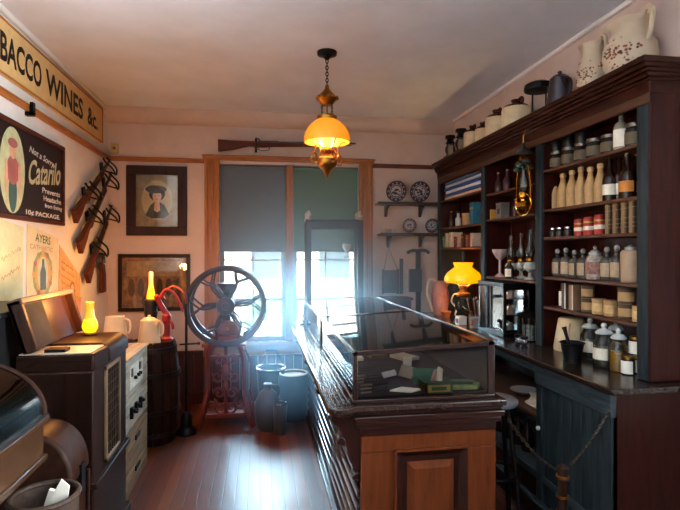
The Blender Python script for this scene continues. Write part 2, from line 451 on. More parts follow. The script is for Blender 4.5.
# cigarette advertisement
def framed(name, label, cat, y0, y1, z0, z1, fw, fm, back, tilt=None):
    t = thing(name, label, cat, (XL, (y0 + y1) / 2, z0))
    b = MB()
    b.box(XL + .002, XL + .03, y0, y1, z0, z0 + fw, fm); b.box(XL + .002, XL + .03, y0, y1, z1 - fw, z1, fm)
    b.box(XL + .002, XL + .03, y0, y0 + fw, z0 + fw, z1 - fw, fm); b.box(XL + .002, XL + .03, y1 - fw, y1, z0 + fw, z1 - fw, fm)
    b.build('frame', t, bev=.004)
    return t
ADB = plain('advert black', '1e1618', .5)
t = framed('advertisement_sign', 'dark framed tobacco advertisement with a pale oval and slanted script', 'sign', 2.93, 4.03, 1.70, 2.285, .028, wood('advert frame', '3a1c14', '522a1e', .4, 5, 'Y'), None)
OVAL = plain('pale green oval', 'b0b48c', .6); SKIN = plain('painted skin', 'c89a7c', .6); PINK = plain('painted pink', '9a5a58', .6)
SCRIPT = plain('script gold', 'b4b08e', .5); WHT = plain('sign white', 'd8d2c8', .6)
TEALP = plain('painted teal', '3c5a58', .6)
b = MB(); b.box(XL + .002, XL + .016, 2.95, 4.01, 1.72, 2.265, ADB)
def disc(b, y, z, ry, rz, m, lift, n=28):
    pts = [(y + ry * math.cos(2 * PI * k / n), z + rz * math.sin(2 * PI * k / n)) for k in range(n)]
    b.prism(pts, 'YZ', XL + .0155, XL + .016 + lift, m)
disc(b, 3.25, 1.99, .155, .255, OVAL, .001)
disc(b, 3.25, 1.86, .05, .12, TEALP, .002); disc(b, 3.25, 1.99, .075, .085, PINK, .0025); disc(b, 3.25, 2.105, .04, .05, SKIN, .003); disc(b, 3.25, 2.15, .055, .028, PINK, .0035)
disc(b, 3.17, 1.95, .018, .10, SKIN, .0028); disc(b, 3.33, 1.95, .018, .10, SKIN, .0028)
b.text('Not a Sorry-', wallM('L', XL + .0165, 3.46, 2.13) @ Matrix.Rotation(-.10, 4, 'Z'), .40, .055, WHT, .001, .01, .3)
b.text('Catarilo', wallM('L', XL + .0165, 3.44, 1.93) @ Matrix.Rotation(.12, 4, 'Z'), .52, .16, SCRIPT, .0012, .02, .35)
for i, s_ in enumerate(('Prevents', 'Headache', 'from Eating')):
    b.text(s_, wallM('L', XL + .0165, 3.66 + .02 * i, 1.905 - i * .052), .30, .036, WHT, .001, .01)
b.text('10¢ PACKAGE.', wallM('L', XL + .0165, 3.42, 1.735), .54, .038, WHT, .001, .02)
b.build('poster', t)
# paper posters under it
PAPERG = plain('yellowed green paper', 'c3c59c', .8, 0, .1, 8); PAPERC = plain('cream poster paper', 'd6c69a', .8, 0, .1, 8)
t = thing('poster', 'pale green-yellow poster with faint slanted words and no picture', 'poster', (XL, 3.2, 1.2))
b = MB(); b.prism([(2.95, 1.2), (3.40, 1.2), (3.42, 1.66), (2.95, 1.72)], 'YZ', XL + .001, XL + .005, PAPERG); b.build('sheet', t)
FAINT = plain('faded print', 'a09c70', .8); FAINTR = plain('faded red print', 'b08868', .8)
b = MB()
def scrawl(b, y, z, w, h, m, sl, r=.003):
    pts = [(XL + .0056, y + w * k / 40, z + sl * w * k / 40 + h * math.sin(k * .95) * (1 + .5 * math.sin(k * .37))) for k in range(41)]
    b.tube(pts, r, m, 5)
scrawl(b, 3.14, 1.46, .24, .011, FAINT, .3, .002)
scrawl(b, 3.14, 1.35, .22, .009, FAINTR, .3, .002)
b.build('print', t)
t = thing('poster', 'poster headed AYERS with a dark green bottle in a wreath', 'poster', (XL, 3.7, 1.2))
b = MB(); b.prism([(3.455, 1.17), (3.94, 1.2), (3.96, 1.605), (3.47, 1.685)], 'YZ', XL + .001, XL + .005, PAPERC); b.build('sheet', t)
b = MB(); MG = plain('poster bottle green', '2c4436', .6); MGO = plain('poster gold', 'c89a48', .7); ML = plain('poster leaf', '84905a', .7)
def disc2(b, y, z, ry, rz, m, lift, n=20):
    pts = [(y + ry * math.cos(2 * PI * k / n), z + rz * math.sin(2 * PI * k / n)) for k in range(n)]
    b.prism(pts, 'YZ', XL + .0045, XL + .005 + lift, m)
disc2(b, 3.70, 1.36, .16, .155, ML, .0006); disc2(b, 3.70, 1.36, .125, .13, MGO, .001); disc2(b, 3.70, 1.36, .085, .115, PAPERG, .0013)
b.prism([(3.655, 1.25), (3.745, 1.25), (3.745, 1.37), (3.72, 1.41), (3.715, 1.46), (3.685, 1.46), (3.68, 1.41), (3.655, 1.37)], 'YZ', XL + .0045, XL + .007, MG)
for k in range(12):
    a = k * PI / 6; disc2(b, 3.70 + .14 * math.cos(a), 1.36 + .142 * math.sin(a), .024, .02, (MGO, ML, PINK)[k % 3], .0018, 8)
b.text('AYERS', wallM('L', XL + .0055, 3.58, 1.578) @ Matrix.Rotation(-.1, 4, 'Z'), .24, .055, plain('poster green ink', '4a5634', .7), .0008, .015)
b.text('CATHARTIC', wallM('L', XL + .0055, 3.50, 1.53) @ Matrix.Rotation(-.07, 4, 'Z'), .36, .032, FAINTR, .0008, .01)
b.build('print', t)
t = thing('poster', 'tan poster with a slanted top edge beside the lamp', 'poster', (XL, 4.2, 1.1))
PAPERT = plain('tan poster paper', 'cfa877', .8, 0, .14, 18)
b = MB(); b.prism([(3.97, 1.02), (4.40, 1.02), (4.44, 1.30), (3.99, 1.56)], 'YZ', XL + .001, XL + .004, PAPERT); b.build('sheet', t)
b = MB(); disc2(b, 4.24, 1.19, .055, .09, plain('poster ochre', 'b07a44', .7), .001); disc2(b, 4.24, 1.19, .035, .065, PAPERC, .0015)
for k in range(5): scrawl(b, 4.02, 1.44 - k * .05, .24 + k * .02, .006, FAINTR, -.3, .0015)
b.build('print', t)
b = MB(); b.prism([(3.98, .94), (4.40, .92), (4.44, 1.14), (4.02, 1.00)], 'YZ', XL + .0045, XL + .008, plain('pink paper', 'd9a08c', .8))
tag(b.build('paper_sheet', loc=(XL, 4.2, .95)), 'small pinkish paper sheet tucked under the tan poster', 'paper')
# narrow lettered strip by the corner
t = thing('wall_notice', 'narrow upright lettered strip in the left corner behind the rifles', 'notice', (XL, 5.0, 1.4))
b = MB(); b.box(XL + .001, XL + .004, 4.90, 5.03, 1.36, 1.90, PLASTERL); b.build('sheet', t)
b = MB()
for i, ch in enumerate('LAZA'): b.text(ch, wallM('L', XL + .0042, 4.93, 1.75 - i * .12), .07, .085, FAINT, .0006)
b.build('lettering', t)
# rail clamp and pull box
b = MB(); b.box(XL + .03, XL + .05, 3.44, 3.475, 2.37, 2.45, IRON); b.box(XL + .001, XL + .05, 3.44, 3.475, 2.365, 2.39, IRON)
tag(b.build('rail_hook', loc=(XL, 3.45, 2.38)), 'small black iron hook clipped over the left picture rail', 'hook')
b = MB(); b.box(-1.43, -1.36, YB - .03, YB - .001, 2.47, 2.56, plain('brass box', 'b89a5c', .4, .4)); b.ball((-1.395, YB - .035, 2.515), .014, BRASS, seg=10)
tag(b.build('switch_box', loc=(-1.395, YB, 2.5), bev=.004), 'small pale brass box on the back wall above the rail corner', 'switch box')

# rifles
def make_rifle(name, L=1.1):
    def f():
        t = thing(name, 'rifle', 'rifle', (0, 0, 0))
        b = MB()
        prof = [(0, -.075), (0, .045), (.10, .035), (.26, .03), (.33, .022), (.42, .02), (.75 * L, .012), (.75 * L, -.014), (.42, -.022), (.36, -.03), (.30, -.028), (.24, -.02), (.12, -.055)]
        b.prism(prof, 'YZ', -.02, .02, W_STOCK); b.build('stock', t, bev=.008)
        b = MB(); b.tube([(0, .40, .022), (0, L, .022)], [.013, .009], STEEL, 10); b.build('gun_barrel', t)
        b = MB(); b.box(-.018, .018, .31, .47, -.018, .036, STEEL); b.tube([(0, .33, .03), (.0, .31, .06), (0, .29, .065)], .007, STEEL); b.build('lock', t, bev=.004)
        b = MB(); b.tube(spline([(0, .40, -.015), (0, .39, -.055), (0, .33, -.06), (0, .29, -.03)]), .005, STEEL, 6); b.build('trigger_guard', t)
        for yy in (.62 * L, .74 * L):
            b = MB(); b.lathe((0, 0, 0), [(.021, -.01), (.021, .01)], BRASS, 12, Matrix.Translation((0, yy, .008)) @ Matrix.Rotation(PI / 2, 4, 'X') @ Matrix.Diagonal((1, 1.15, 1, 1))); b.build('band', t)
        b = MB(); b.tube([(0, .78 * L, -.004), (0, .97 * L, 0.0)], .004, STEEL, 6); b.build('ramrod', t)
        return t
    return f
RK = Kind(make_rifle('rifle'))
HK = None
def make_hook():
    t = thing('gun_hook', 'hook', 'hook', (0, 0, 0))
    b = MB(); b.tube(spline([(.0, -.055, .095), (.02, -.06, .06), (.075, -.052, .0), (.085, -.03, -.045), (.085, .0, -.062), (.085, .03, -.045), (.075, .052, .0), (.02, .06, .06), (.0, .055, .095)]), .008, IRON, 8); b.build('prong', t)
    b = MB(); b.box(-.045 + .0, -.03, -.03, .03, -.05, .05, IRON); b.tube([(-.035, 0, -.02), (.085, 0, -.055)], .007, IRON); b.build('back_plate', t)
    return t
HOOK = Kind(make_hook)
rifles = [((XL + .05, 4.147, 1.79), (5.10, 2.37), 'rifle at the top of the three slanted on the left wall', 'topmost'),
          ((XL + .05, 4.25, 1.55), (5.16, 2.26), 'longest rifle in the middle of the three slanted on the left wall', 'middle'),
          ((XL + .05, 4.43, 1.30), (5.16, 1.94), 'rifle at the bottom of the three slanted on the left wall', 'lowest')]
for p, (ym, zm), lab, w in rifles:
    d = math.hypot(ym - p[1], zm - p[2]); a = math.atan2(zm - p[2], ym - p[1])
    o = RK.put(p, lab, scale=(1, d / 1.1, 1), group='rifles on the left wall'); o.rotation_euler = (a, 0, 0)
    for fr, en in ((.36, 'stock'), (.86, 'muzzle')):
        q = (XL + .047, p[1] + math.cos(a) * d * fr, p[2] + math.sin(a) * d * fr - .0)
        h = HOOK.put(q, f'black iron horn-shaped hook holding the {w} rifle near its {en}', group='hooks under the rifles')
        h.rotation_euler = (a * .5, 0, 0)
o = make_rifle('musket', 1.1)(); tag(o, 'long old musket mounted level above the window', 'rifle'); o.location = (-.41, YB - .075, 2.58); o.rotation_euler = (0, 0, -PI / 2); o.scale = (1, 1.26, 1); o.rotation_euler = Euler((.03, 0, 0)).to_matrix().to_4x4().to_euler()
o.rotation_euler = (Matrix.Rotation(-PI / 2, 3, 'Z') @ Matrix.Rotation(.02, 3, 'X')).to_euler()
for xx, w in ((-.04, 'stock'), (.75, 'barrel')):
    b = MB(); b.box(xx - .012, xx + .012, YB - .02, YB, 2.52, 2.66, IRON); b.tube([(xx, YB - .01, 2.55), (xx, YB - .105, 2.553), (xx, YB - .11, 2.59)], .007, IRON)
    tag(b.build('musket_bracket', loc=(xx, YB, 2.55)), f'small dark bracket holding the musket {w} above the window', 'bracket', 'musket brackets')
# pistol by the lamp
t = thing('pistol', 'wooden handled pistol hanging upright above the left oil lamp', 'pistol', (XL + .05, 4.85, 1.3))
b = MB(); b.prism([(4.82, 1.14), (4.92, 1.14), (4.92, 1.30), (4.89, 1.40), (4.80, 1.42), (4.77, 1.39), (4.82, 1.33)], 'YZ', XL + .03, XL + .065, W_STOCK); b.build('grip', t, bev=.01)
b = MB(); b.tube(spline([(XL + .05, 4.76, 1.37), (XL + .05, 4.72, 1.44), (XL + .05, 4.78, 1.49), (XL + .05, 4.87, 1.47), (XL + .05, 4.89, 1.41)]), .017, STEEL); b.build('guard', t)
b = MB(); b.tube([(XL + .002, 4.80, 1.5), (XL + .07, 4.80, 1.5)], .006, IRON); b.build('peg', t)

# back wall pictures
def bframed(name, label, x0, x1, z0, z1, fw, fm, gl=True):
    t = thing(name, label, 'picture', ((x0 + x1) / 2, YB, z0)); y0, y1 = YB - .035, YB - .002
    b = MB()
    b.box(x0, x1, y0, y1, z0, z0 + fw, fm); b.box(x0, x1, y0, y1, z1 - fw, z1, fm); b.box(x0, x0 + fw, y0, y1, z0 + fw, z1 - fw, fm); b.box(x1 - fw, x1, y0, y1, z0 + fw, z1 - fw, fm)
    b.build('frame', t, bev=.006)
    return t
def bdisc(b, x, z, rx, rz, m, lift, n=28, y=YB - .012):
    pts = [(x + rx * math.cos(2 * PI * k / n), z + rz * math.sin(2 * PI * k / n)) for k in range(n)]
    b.prism(pts, 'XZ', y - lift, y + .0, m)
t = bframed('framed_portrait', 'dark framed oval portrait of a woman in a dark hat', -1.285, -.715, 1.67, 2.355, .088, wood('portrait frame wood', '1e100c', '3a2018', .45, 5, 'Z'))
b = MB(); MAT_ = plain('portrait mount', '8c7454', .7, 0, .2, 12); OV = plain('portrait oval', 'b89c74', .7, 0, .1); HAIR = plain('portrait dark', '2a2522', .7); DRESS = plain('portrait dress', '3a3c38', .7); OVR = plain('portrait rim', '8a7a58', .6)
b.box(-1.20, -.80, YB - .012, YB - .004, 1.755, 2.27, MAT_)
cx, cz = -1.0, 2.02
bdisc(b, cx, cz, .165, .215, OVR, .001); bdisc(b, cx, cz, .145, .195, OV, .002)
b.prism([(cx - .11, cz - .15), (cx - .06, cz - .05), (cx - .025, cz - .02), (cx + .03, cz - .02), (cx + .07, cz - .05), (cx + .115, cz - .14), (cx + .06, cz - .18), (cx - .05, cz - .18)], 'XZ', YB - .016, YB - .012, DRESS)
b.prism([(cx - .03, cz - .1), (cx, cz - .12), (cx + .03, cz - .1), (cx + .02, cz + .0), (cx - .02, cz + .0)], 'XZ', YB - .0165, YB - .012, SKIN)
bdisc(b, cx, cz + .06, .075, .07, HAIR, .0048); bdisc(b, cx, cz + .035, .042, .055, SKIN, .0055); bdisc(b, cx - .01, cz + .105, .10, .04, HAIR, .006)
bdisc(b, cx - .016, cz + .045, .006, .004, HAIR, .006, 8); bdisc(b, cx + .016, cz + .045, .006, .004, HAIR, .006, 8); bdisc(b, cx, cz + .008, .012, .004, PINK, .006, 8)
b.build('portrait', t)
b = MB(); b.box(-1.20, -.80, YB - .024, YB - .022, 1.755, 2.27, GLASS); b.build('glass', t)
t = bframed('framed_landscape', 'wide framed brown street view behind the red pump', -1.36, -.685, .93, 1.49, .035, W_DARK)
b = MB(); SEP = plain('sepia print', '8a5a3a', .7, 0, .4, 16); SEP2 = plain('sepia light', 'a07a54', .7, 0, .2, 16); SEP3 = plain('sepia dark', '4a342a', .7, 0, .2)
b.box(-1.33, -.71, YB - .012, YB - .004, .96, 1.46, SEP)
b.box(-1.28, -.76, YB - .0125, YB - .012, 1.27, 1.42, SEP2)
for k in range(6): bdisc(b, -1.24 + k * .088, 1.16, .03, .09, SEP3, .001); bdisc(b, -1.21 + k * .085, 1.03, .018, .06, (SEP2, SEP3)[k % 2], .0015)
b.build('print', t)
b = MB(); b.box(-1.33, -.71, YB - .024, YB - .022, .96, 1.46, GLASS); b.build('glass', t)

# ------------------------------------------------------------------ hanging lamp
LX, LY = .461, 3.49
SHADE = glow('lamp shade glass', 'ee8208', .30, 'd88430')
FLAME = glow('lamp flame', 'ffa428', 3)
t = thing('hanging_oil_lamp', 'hanging brass oil lamp with a glowing amber dome shade', 'lamp', (LX, LY, 2.0))
b = MB(); b.lathe((LX, LY, 0), [(.0, 2.9), (.07, 2.9), (.068, 2.88), (.03, 2.868), (.012, 2.845), (0, 2.845)], IRON, 24); b.build('ceiling_rose', t)
b = MB()
for k in range(8): b.ring((LX, LY, 2.835 - k * .022), .013, .0032, IRON, 'X' if k % 2 else 'Y', 14, 6, (.7, 1.15))
b.build('chain', t)
b = MB(); b.lathe((LX, LY, 0), [(0, 2.672), (.012, 2.67), (.018, 2.64), (.055, 2.60), (.075, 2.575), (.07, 2.565), (.055, 2.555), (.04, 2.53), (0, 2.525)], BRASS, 24)
for k in range(12):
    a = k * PI / 6; b.ball((LX + .073 * math.cos(a), LY + .073 * math.sin(a), 2.578), .011, BRASS, seg=8)
b.build('smoke_bell', t)
b = MB()
for sx in (-.035, .035):
    for k in range(7): b.ring((LX + sx, LY, 2.545 - k * .016), .009, .0025, IRON, 'X' if k % 2 else 'Y', 12, 5, (.7, 1.1))
    b.ball((LX + sx, LY, 2.46), .01, IRON, seg=8)
b.tube([(LX, LY, 2.53), (LX, LY, 2.44)], .006, BRASS)
b.build('counterweight_chain', t)
b = MB(); b.lathe((LX, LY, 0), [(.062, 2.425), (.068, 2.425), (.07, 2.45), (.058, 2.458), (.03, 2.462), (.02, 2.455), (.056, 2.44)], BRASS, 28); b.build('shade_collar', t)
pr = [(.066, 2.428), (.095, 2.41), (.13, 2.375), (.152, 2.335), (.161, 2.295), (.158, 2.27), (.154, 2.27), (.157, 2.295), (.147, 2.335), (.125, 2.372), (.092, 2.406), (.066, 2.424)]
def open_lathe(b, c, prof, m, seg):
    vs = []; fs = []; n = len(prof)
    for r, z in prof:
        for k in range(seg):
            a = 2 * PI * k / seg; vs.append((c[0] + r * math.cos(a), c[1] + r * math.sin(a), z))
    for i in range(n):
        j = (i + 1) % n
        for k in range(seg): fs.append((i * seg + k, i * seg + (k + 1) % seg, j * seg + (k + 1) % seg, j * seg + k))
    b.add(vs, fs, m)
b = MB(); open_lathe(b, (LX, LY), pr, SHADE, 36); b.build('lamp_shade', t)
b = MB(); b.lathe((LX, LY, 0), [(.0, 2.24), (.022, 2.245), (.032, 2.27), (.024, 2.31), (.018, 2.36), (0, 2.365)], FLAME, 18); b.build('chimney', t)
b = MB(); b.lathe((LX, LY, 0), [(0, 2.02), (.006, 2.022), (.01, 2.04), (.02, 2.05), (.03, 2.075), (.06, 2.10), (.075, 2.13), (.07, 2.155), (.04, 2.17), (.025, 2.19), (.035, 2.20), (.04, 2.215), (.03, 2.235), (0, 2.24)], BRASS, 24); b.build('oil_font', t)
for k in range(4):
    a = k * PI / 2 + .4
    def q(r, z): return (LX + r * math.cos(a), LY + r * math.sin(a), z)
    b = MB(); b.tube(spline([q(.06, 2.13), q(.11, 2.12), q(.125, 2.16), q(.10, 2.19), q(.085, 2.17), q(.10, 2.15)]), .006, BRASS, 6)
    b.tube(spline([q(.10, 2.19), q(.09, 2.24), q(.12, 2.28), q(.15, 2.285)]), .005, BRASS, 6); b.build('scroll_arm', t)

# ------------------------------------------------------------------ left side furniture
# curved-glass counter showcase (near left)
t = thing('curved_showcase', 'curved glass counter showcase on a wooden base beside the leather trunk', 'showcase', (-1.1, 1.5, .74))
W_GOLD = wood('golden base wood', '2a180e', '3e2816', .25, 5, 'Y')
b = MB(); b.box(-1.42, -.755, .75, 1.93, .775, .90, W_GOLD); b.box(-1.43, -.74, .74, 1.945, .90, .925, W_GOLD); b.box(-1.43, -.745, .74, 1.94, .765, .79, W_GOLD); b.build('base', t, bev=.006)
arc = [(-.75 - .24 * (1 - math.cos(a)), .93 + .19 * math.sin(a)) for a in [i * PI / 20 for i in range(11)]]
outl = arc + [(-1.41, 1.12)]
b = MB()
def sheet(b, prof, y0, y1, th, m):
    n = len(prof); P = [Vector((p[0], 0, p[1])) for p in prof]; inn = []
    for i in range(n):
        tt = (P[min(i + 1, n - 1)] - P[max(i - 1, 0)]).normalized(); inn.append(P[i] + Vector((-tt.z, 0, tt.x)) * th)
    poly = [(p.x, p.z) for p in P] + [(p.x, p.z) for p in reversed(inn)]
    b.prism(poly, 'XZ', y0, y1, m)
sheet(b, outl, .76, 1.925, .004, glass('showcase glass', (.93, .96, .98), 1.4)); b.build('glass_hood', t)
b = MB(); b.prism([(-1.41, .925)] + [(-.755, .925)] + [(p[0] - .004, p[1] - .004) for p in arc] + [(-1.41, 1.115)], 'XZ', 1.915, 1.919, MATS['showcase glass']); b.build('end_glass', t)
b = MB(); b.tube([(p[0], 1.925, p[1]) for p in outl], .009, W_DARK, 8); b.tube([(-1.41, 1.925, .93), (-.75, 1.925, .93)], .008, W_DARK, 8); b.build('end_rim', t)
b = MB(); b.box(-.762, -.74, .75, 1.93, .925, .935, NICKEL); b.box(-1.0, -.985, .75, 1.93, 1.122, 1.128, NICKEL); b.box(-1.42, -1.40, .75, 1.93, .925, 1.13, W_DARK); b.build('metal_trim', t)
b = MB(); b.box(-1.40, -.78, .78, 1.90, .926, .93, plain('case lining', '202028', .8, 0, .02, 5, 0)); b.build('lining', t)
b = MB()
for k in range(4):
    b.cbox((-.84 - .05 * (k % 2), 1.66 + .075 * k, .936), (.10, .06, .010), (WHITE, LABEL, NICKEL, WHITE)[k], (0, 0, .3 * k))  # pale slabs stand in for window reflections on the glass hood
tag(b.build('reflection_papers', loc=(-1, 1.6, .93)), 'pale papers standing in for bright reflections in the curved showcase', 'papers')
t = thing('showcase_stand', 'dark wooden table carrying the curved glass showcase', 'table', (-1.15, 1.35, 0))
b = MB(); b.box(-1.42, -.86, .76, 1.92, .715, .765, W_DARKY); b.build('table_top', t, bev=.004)
for xx in (-1.40, -1.05):
    for yy in (.80, 1.80):
        b = MB(); b.box(xx, xx + .06, yy, yy + .06, 0, .716, W_DARK); b.build('leg', t, bev=.005)
# humped trunk
t = thing('humpback_trunk', 'brown leather trunk with a rounded shiny lid beside the grille cabinet', 'trunk', (-.98, 2.2, 0))
LEATH = plain('brown leather', '2a150c', .5, 0, .3, 22, .3)
pr = [(-1.32, .0), (-.69, .0), (-.69, .64)] + [(-.69 - .12 + .12 * math.cos(a), .66 + .17 * math.sin(a)) for a in [i * PI / 16 for i in range(0, 9)]] + [(-1.2, .85), (-1.32, .70)]
b = MB(); b.prism([p for p in pr if p[1] <= .64] + [(-1.32, .64)], 'XZ', 1.99, 2.17, LEATH); b.build('body', t, bev=.012)
b = MB(); b.prism([(-1.33, .645), (-.68, .645)] + [(-.68 - .14 + .14 * math.cos(a), .66 + .18 * math.sin(a)) for a in [i * PI / 16 for i in range(0, 9)]] + [(-1.2, .85), (-1.33, .72)], 'XZ', 1.98, 2.18, LEATH); b.build('lid', t, bev=.02)
b = MB()
for yy in (2.015, 2.145):
    b.tube([(-.678, yy, .02), (-.676, yy, .64)], .007, W_DARK)
b.box(-.686, -.672, 2.06, 2.10, .58, .69, IRON); b.build('latch', t)
MATS['brown leather'].node_tree.nodes['Principled BSDF'].inputs['Specular IOR Level'].default_value = .1
# basket with paper in the lower left corner
BKX, BKY = -.715, 1.83
t = thing('tall_basket', 'tall dark basket holding white paper under the curved showcase', 'basket', (BKX, BKY, .0))
BASK = plain('dark wicker', '33231a', .7, 0, .4, 60, .5)
b = MB(); open_lathe(b, (BKX, BKY), [(.08, .0), (.105, .68), (.097, .68), (.072, .02)], BASK, 28); b.lathe((BKX, BKY, 0), [(.0, .0), (.078, 0), (.078, .02), (0, .02)], BASK, 28); b.build('body', t)
b = MB(); b.ring((BKX, BKY, .685), .104, .010, BASK, 'Z'); b.build('rim', t)
b = MB(); b.prism([(BKX, .60), (BKX + .07, .60), (BKX + .085, .72), (BKX + .06, .745), (BKX + .03, .69)], 'XZ', BKY - .02, BKY - .015, WHITE); b.prism([(BKX - .02, .58), (BKX + .06, .58), (BKX + .07, .69), (BKX + .02, .71)], 'XZ', BKY - .0155, BKY + .0, WHITE)
tag(b.build('crumpled_paper', loc=(BKX, BKY, .6)), 'white paper sheets sticking out of the tall dark basket', 'paper')
# tall black case behind the lid
t = thing('black_cabinet', 'plain black cabinet standing against the left wall behind the open lid', 'cabinet', (-1.27, 2.75, 0))
BLK = plain('matt black paint', '131315', .45, 0, .2)
b = MB(); b.box(-1.44, -1.13, 2.42, 3.05, 0, 1.21, BLK); b.build('body', t, bev=.006)
b = MB(); b.box(-1.45, -1.12, 2.41, 3.06, 1.21, 1.235, BLK); b.build('top', t, bev=.006)
# grille cabinet with open lid (music box)
t = thing('phonograph_cabinet', 'dark wooden music cabinet with a grille front and an open lid', 'cabinet', (-.93, 2.78, 0))
b = MB(); b.box(-1.10, -.765, 2.5, 3.08, 0.04, .95, W_DARK)
rp = [(-1.10, .95), (-.752, .95), (-.752, .985)] + [(-.752 - .06 + .06 * math.cos(a), .985 + .06 * math.sin(a)) for a in [i * PI / 12 for i in range(1, 7)]] + [(-1.10, 1.045)]
b.prism(rp, 'XZ', 2.72, 3.08, W_DARK); b.prism([(-1.10, .95), (-.76, .95), (-.76, 1.03), (-1.10, 1.03)], 'XZ', 2.5, 2.72, W_DARK)
b.build('body', t, bev=.008)
b = MB(); b.box(-1.12, -.74, 2.48, 3.10, 0, .06, W_DARK); b.build('plinth', t, bev=.005)
b = MB(); b.box(-1.11, -.745, 2.49, 3.09, .40, .43, W_DARK); b.build('waist_moulding', t, bev=.005)
GRF = plain('grille frame', '7c664e', .5); GRL = plain('grille lattice', '3c2c20', .5); 
b = MB(); b.box(-.766, -.752, 2.66, 2.68, .46, .935, GRF); b.box(-.766, -.752, 2.90, 2.92, .46, .935, GRF); b.box(-.766, -.752, 2.66, 2.92, .46, .48, GRF); b.box(-.766, -.752, 2.66, 2.92, .915, .935, GRF); g = b.build('grille', t, bev=.003)
b = MB()
for k in range(7): yy = 2.695 + k * .032; b.box(-.764, -.757, yy, yy + .009, .48, .915, GRL)
for k in range(8): zz = .53 + k * .05; b.box(-.764, -.759, 2.68, 2.90, zz, zz + .005, GRL)
b.build('lattice', g)
b = MB(); b.box(-.7655, -.764, 2.68, 2.90, .48, .915, BLACK); b.build('grille_cloth', g)
b = MB(); b.box(-1.09, -.78, 2.51, 2.71, 1.03, 1.036, plain('pale deck', 'a89a88', .5, 0, .2)); b.box(-.99, -.90, 2.53, 2.6, 1.036, 1.05, IRON); b.build('deck', t)
b = MB(); b.lathe((-.93, 2.63, 1.036), [(.015, 0), (.015, .008), (.0, .012)], BLACK, 14); b.build('deck_knob', t)
# lid: leaning back, its inside lit
lid = Matrix.Translation((-1.02, 2.78, 1.05)) @ Matrix.Rotation(-.30, 4, 'Y')
b = MB(); b.box(-.03, -.01, -.32, .32, 0, .245, W_DARK, lid)
for a_, c_ in ((-.32, -.295), (.295, .32)): b.box(-.03, .03, a_, c_, 0, .245, W_DARK, lid)
b.box(-.03, .035, -.32, .32, .222, .25, plain('lid edge', '4c342c', .5), lid)
b.build('lid', t, bev=.004)
b = MB(); b.box(-.012, -.006, -.285, -.02, .01, .22, plain('lid mirror', '16181c', .9, 0, .7, 7), lid); b.build('lid_lining', t)
# oil lamp on it
AMB = glow('lamp chimney amber', 'ffb010', .8)
AMBTOP = glow('lamp chimney pale', 'f09020', .32)
t = thing('oil_lamp', 'small glowing yellow oil lamp on top of the grille cabinet', 'lamp', (-.93, 2.98, 1.045))
b = MB(); b.lathe((-.93, 2.98, 1.045), [(0, 0), (.035, 0), (.037, .008), (.03, .016), (0, .017)], BRASS, 20); b.build('base', t)
b = MB(); b.lathe((-.93, 2.98, 1.062), [(.026, 0), (.038, .018), (.041, .035), (.037, .055), (.028, .075)], AMB, 20); b.lathe((-.93, 2.98, 1.062), [(.028, .075), (.022, .1), (.020, .135), (.022, .165)], AMBTOP, 20); b.build('chimney', t)
# crates
def crate(z0, z1, m, label, style):
    t = thing('wooden_crate', label, 'crate', (-1.05, 3.5, z0), 'crates by the barrel'); x0, x1, y0, y1 = -1.30, -.80, 3.2, 3.8
    n = 2 if style else 3
    for xa in (x1 - .016, x0):
        b = MB()
        for k in range(n):
            a_, c_ = z0 + (z1 - z0) * k / n + .003, z0 + (z1 - z0) * (k + 1) / n - .003
            b.box(xa, xa + .016, y0, y1, a_, c_, m)
        b.box(xa + .004, xa + .010, y0 + .02, y1 - .02, z0 + .002, z1 - .002, m)
        b.build('side', t, bev=.002)
    for yy in (y0, y1 - .02):
        b = MB(); b.box(x0 + .016, x1 - .016, yy, yy + .02, z0 + .002, z1 - .002, m); b.build('end', t, bev=.002)
    b = MB(); b.box(x0, x1, y0, y1, z0, z0 + .012, m); b.build('bottom', t)
    return t
W_IN = x = None
c1 = crate(.60, .84, W_CRATE, 'whitened wooden crate topmost in the stack by the barrel', 1)
b = MB(); b.box(-.80, -.7985, 3.30, 3.66, .64, .79, plain('crate label', 'd8d0bc', .7, 0, .15, 25)); 
for yy in (3.36, 3.57): b.cbox((-.797, yy, .745), (.004, .035, .05), BLACK)
b.build('paper_label', c1)
b = MB()
for yy in (3.42, 3.5, 3.55): b.cbox((-.79, yy, .70), (.02, .02, .02), BLACK)
b.build('knob', c1)
b = MB(); b.box(-1.31, -.79, 3.19, 3.81, .84, .855, W_CRATE); b.build('lid', c1, bev=.003)
c2 = crate(.395, .598, W_CRATE, 'whitened crate with dark iron latches second in the stack', 1)
for k in range(3):
    b = MB(); b.cbox((-.79, 3.32 + .12 * k, .50), (.02, .03, .07), IRON); b.ball((-.775, 3.32 + .12 * k, .515), .014, IRON, seg=8); b.build('latch', c2)
c3 = crate(.20, .393, W_CRATEB, 'brown slatted crate third down in the stack', 0)
c4 = crate(.0, .198, W_CRATEB, 'brown slatted crate on the floor at the bottom of the stack', 0)
b = MB(); b.cbox((-.796, 3.5, .3), (.008, .11, .03), IRON); b.build('handle', c3)
b = MB(); b.cbox((-.796, 3.5, .1), (.008, .11, .03), IRON); b.build('handle', c4)
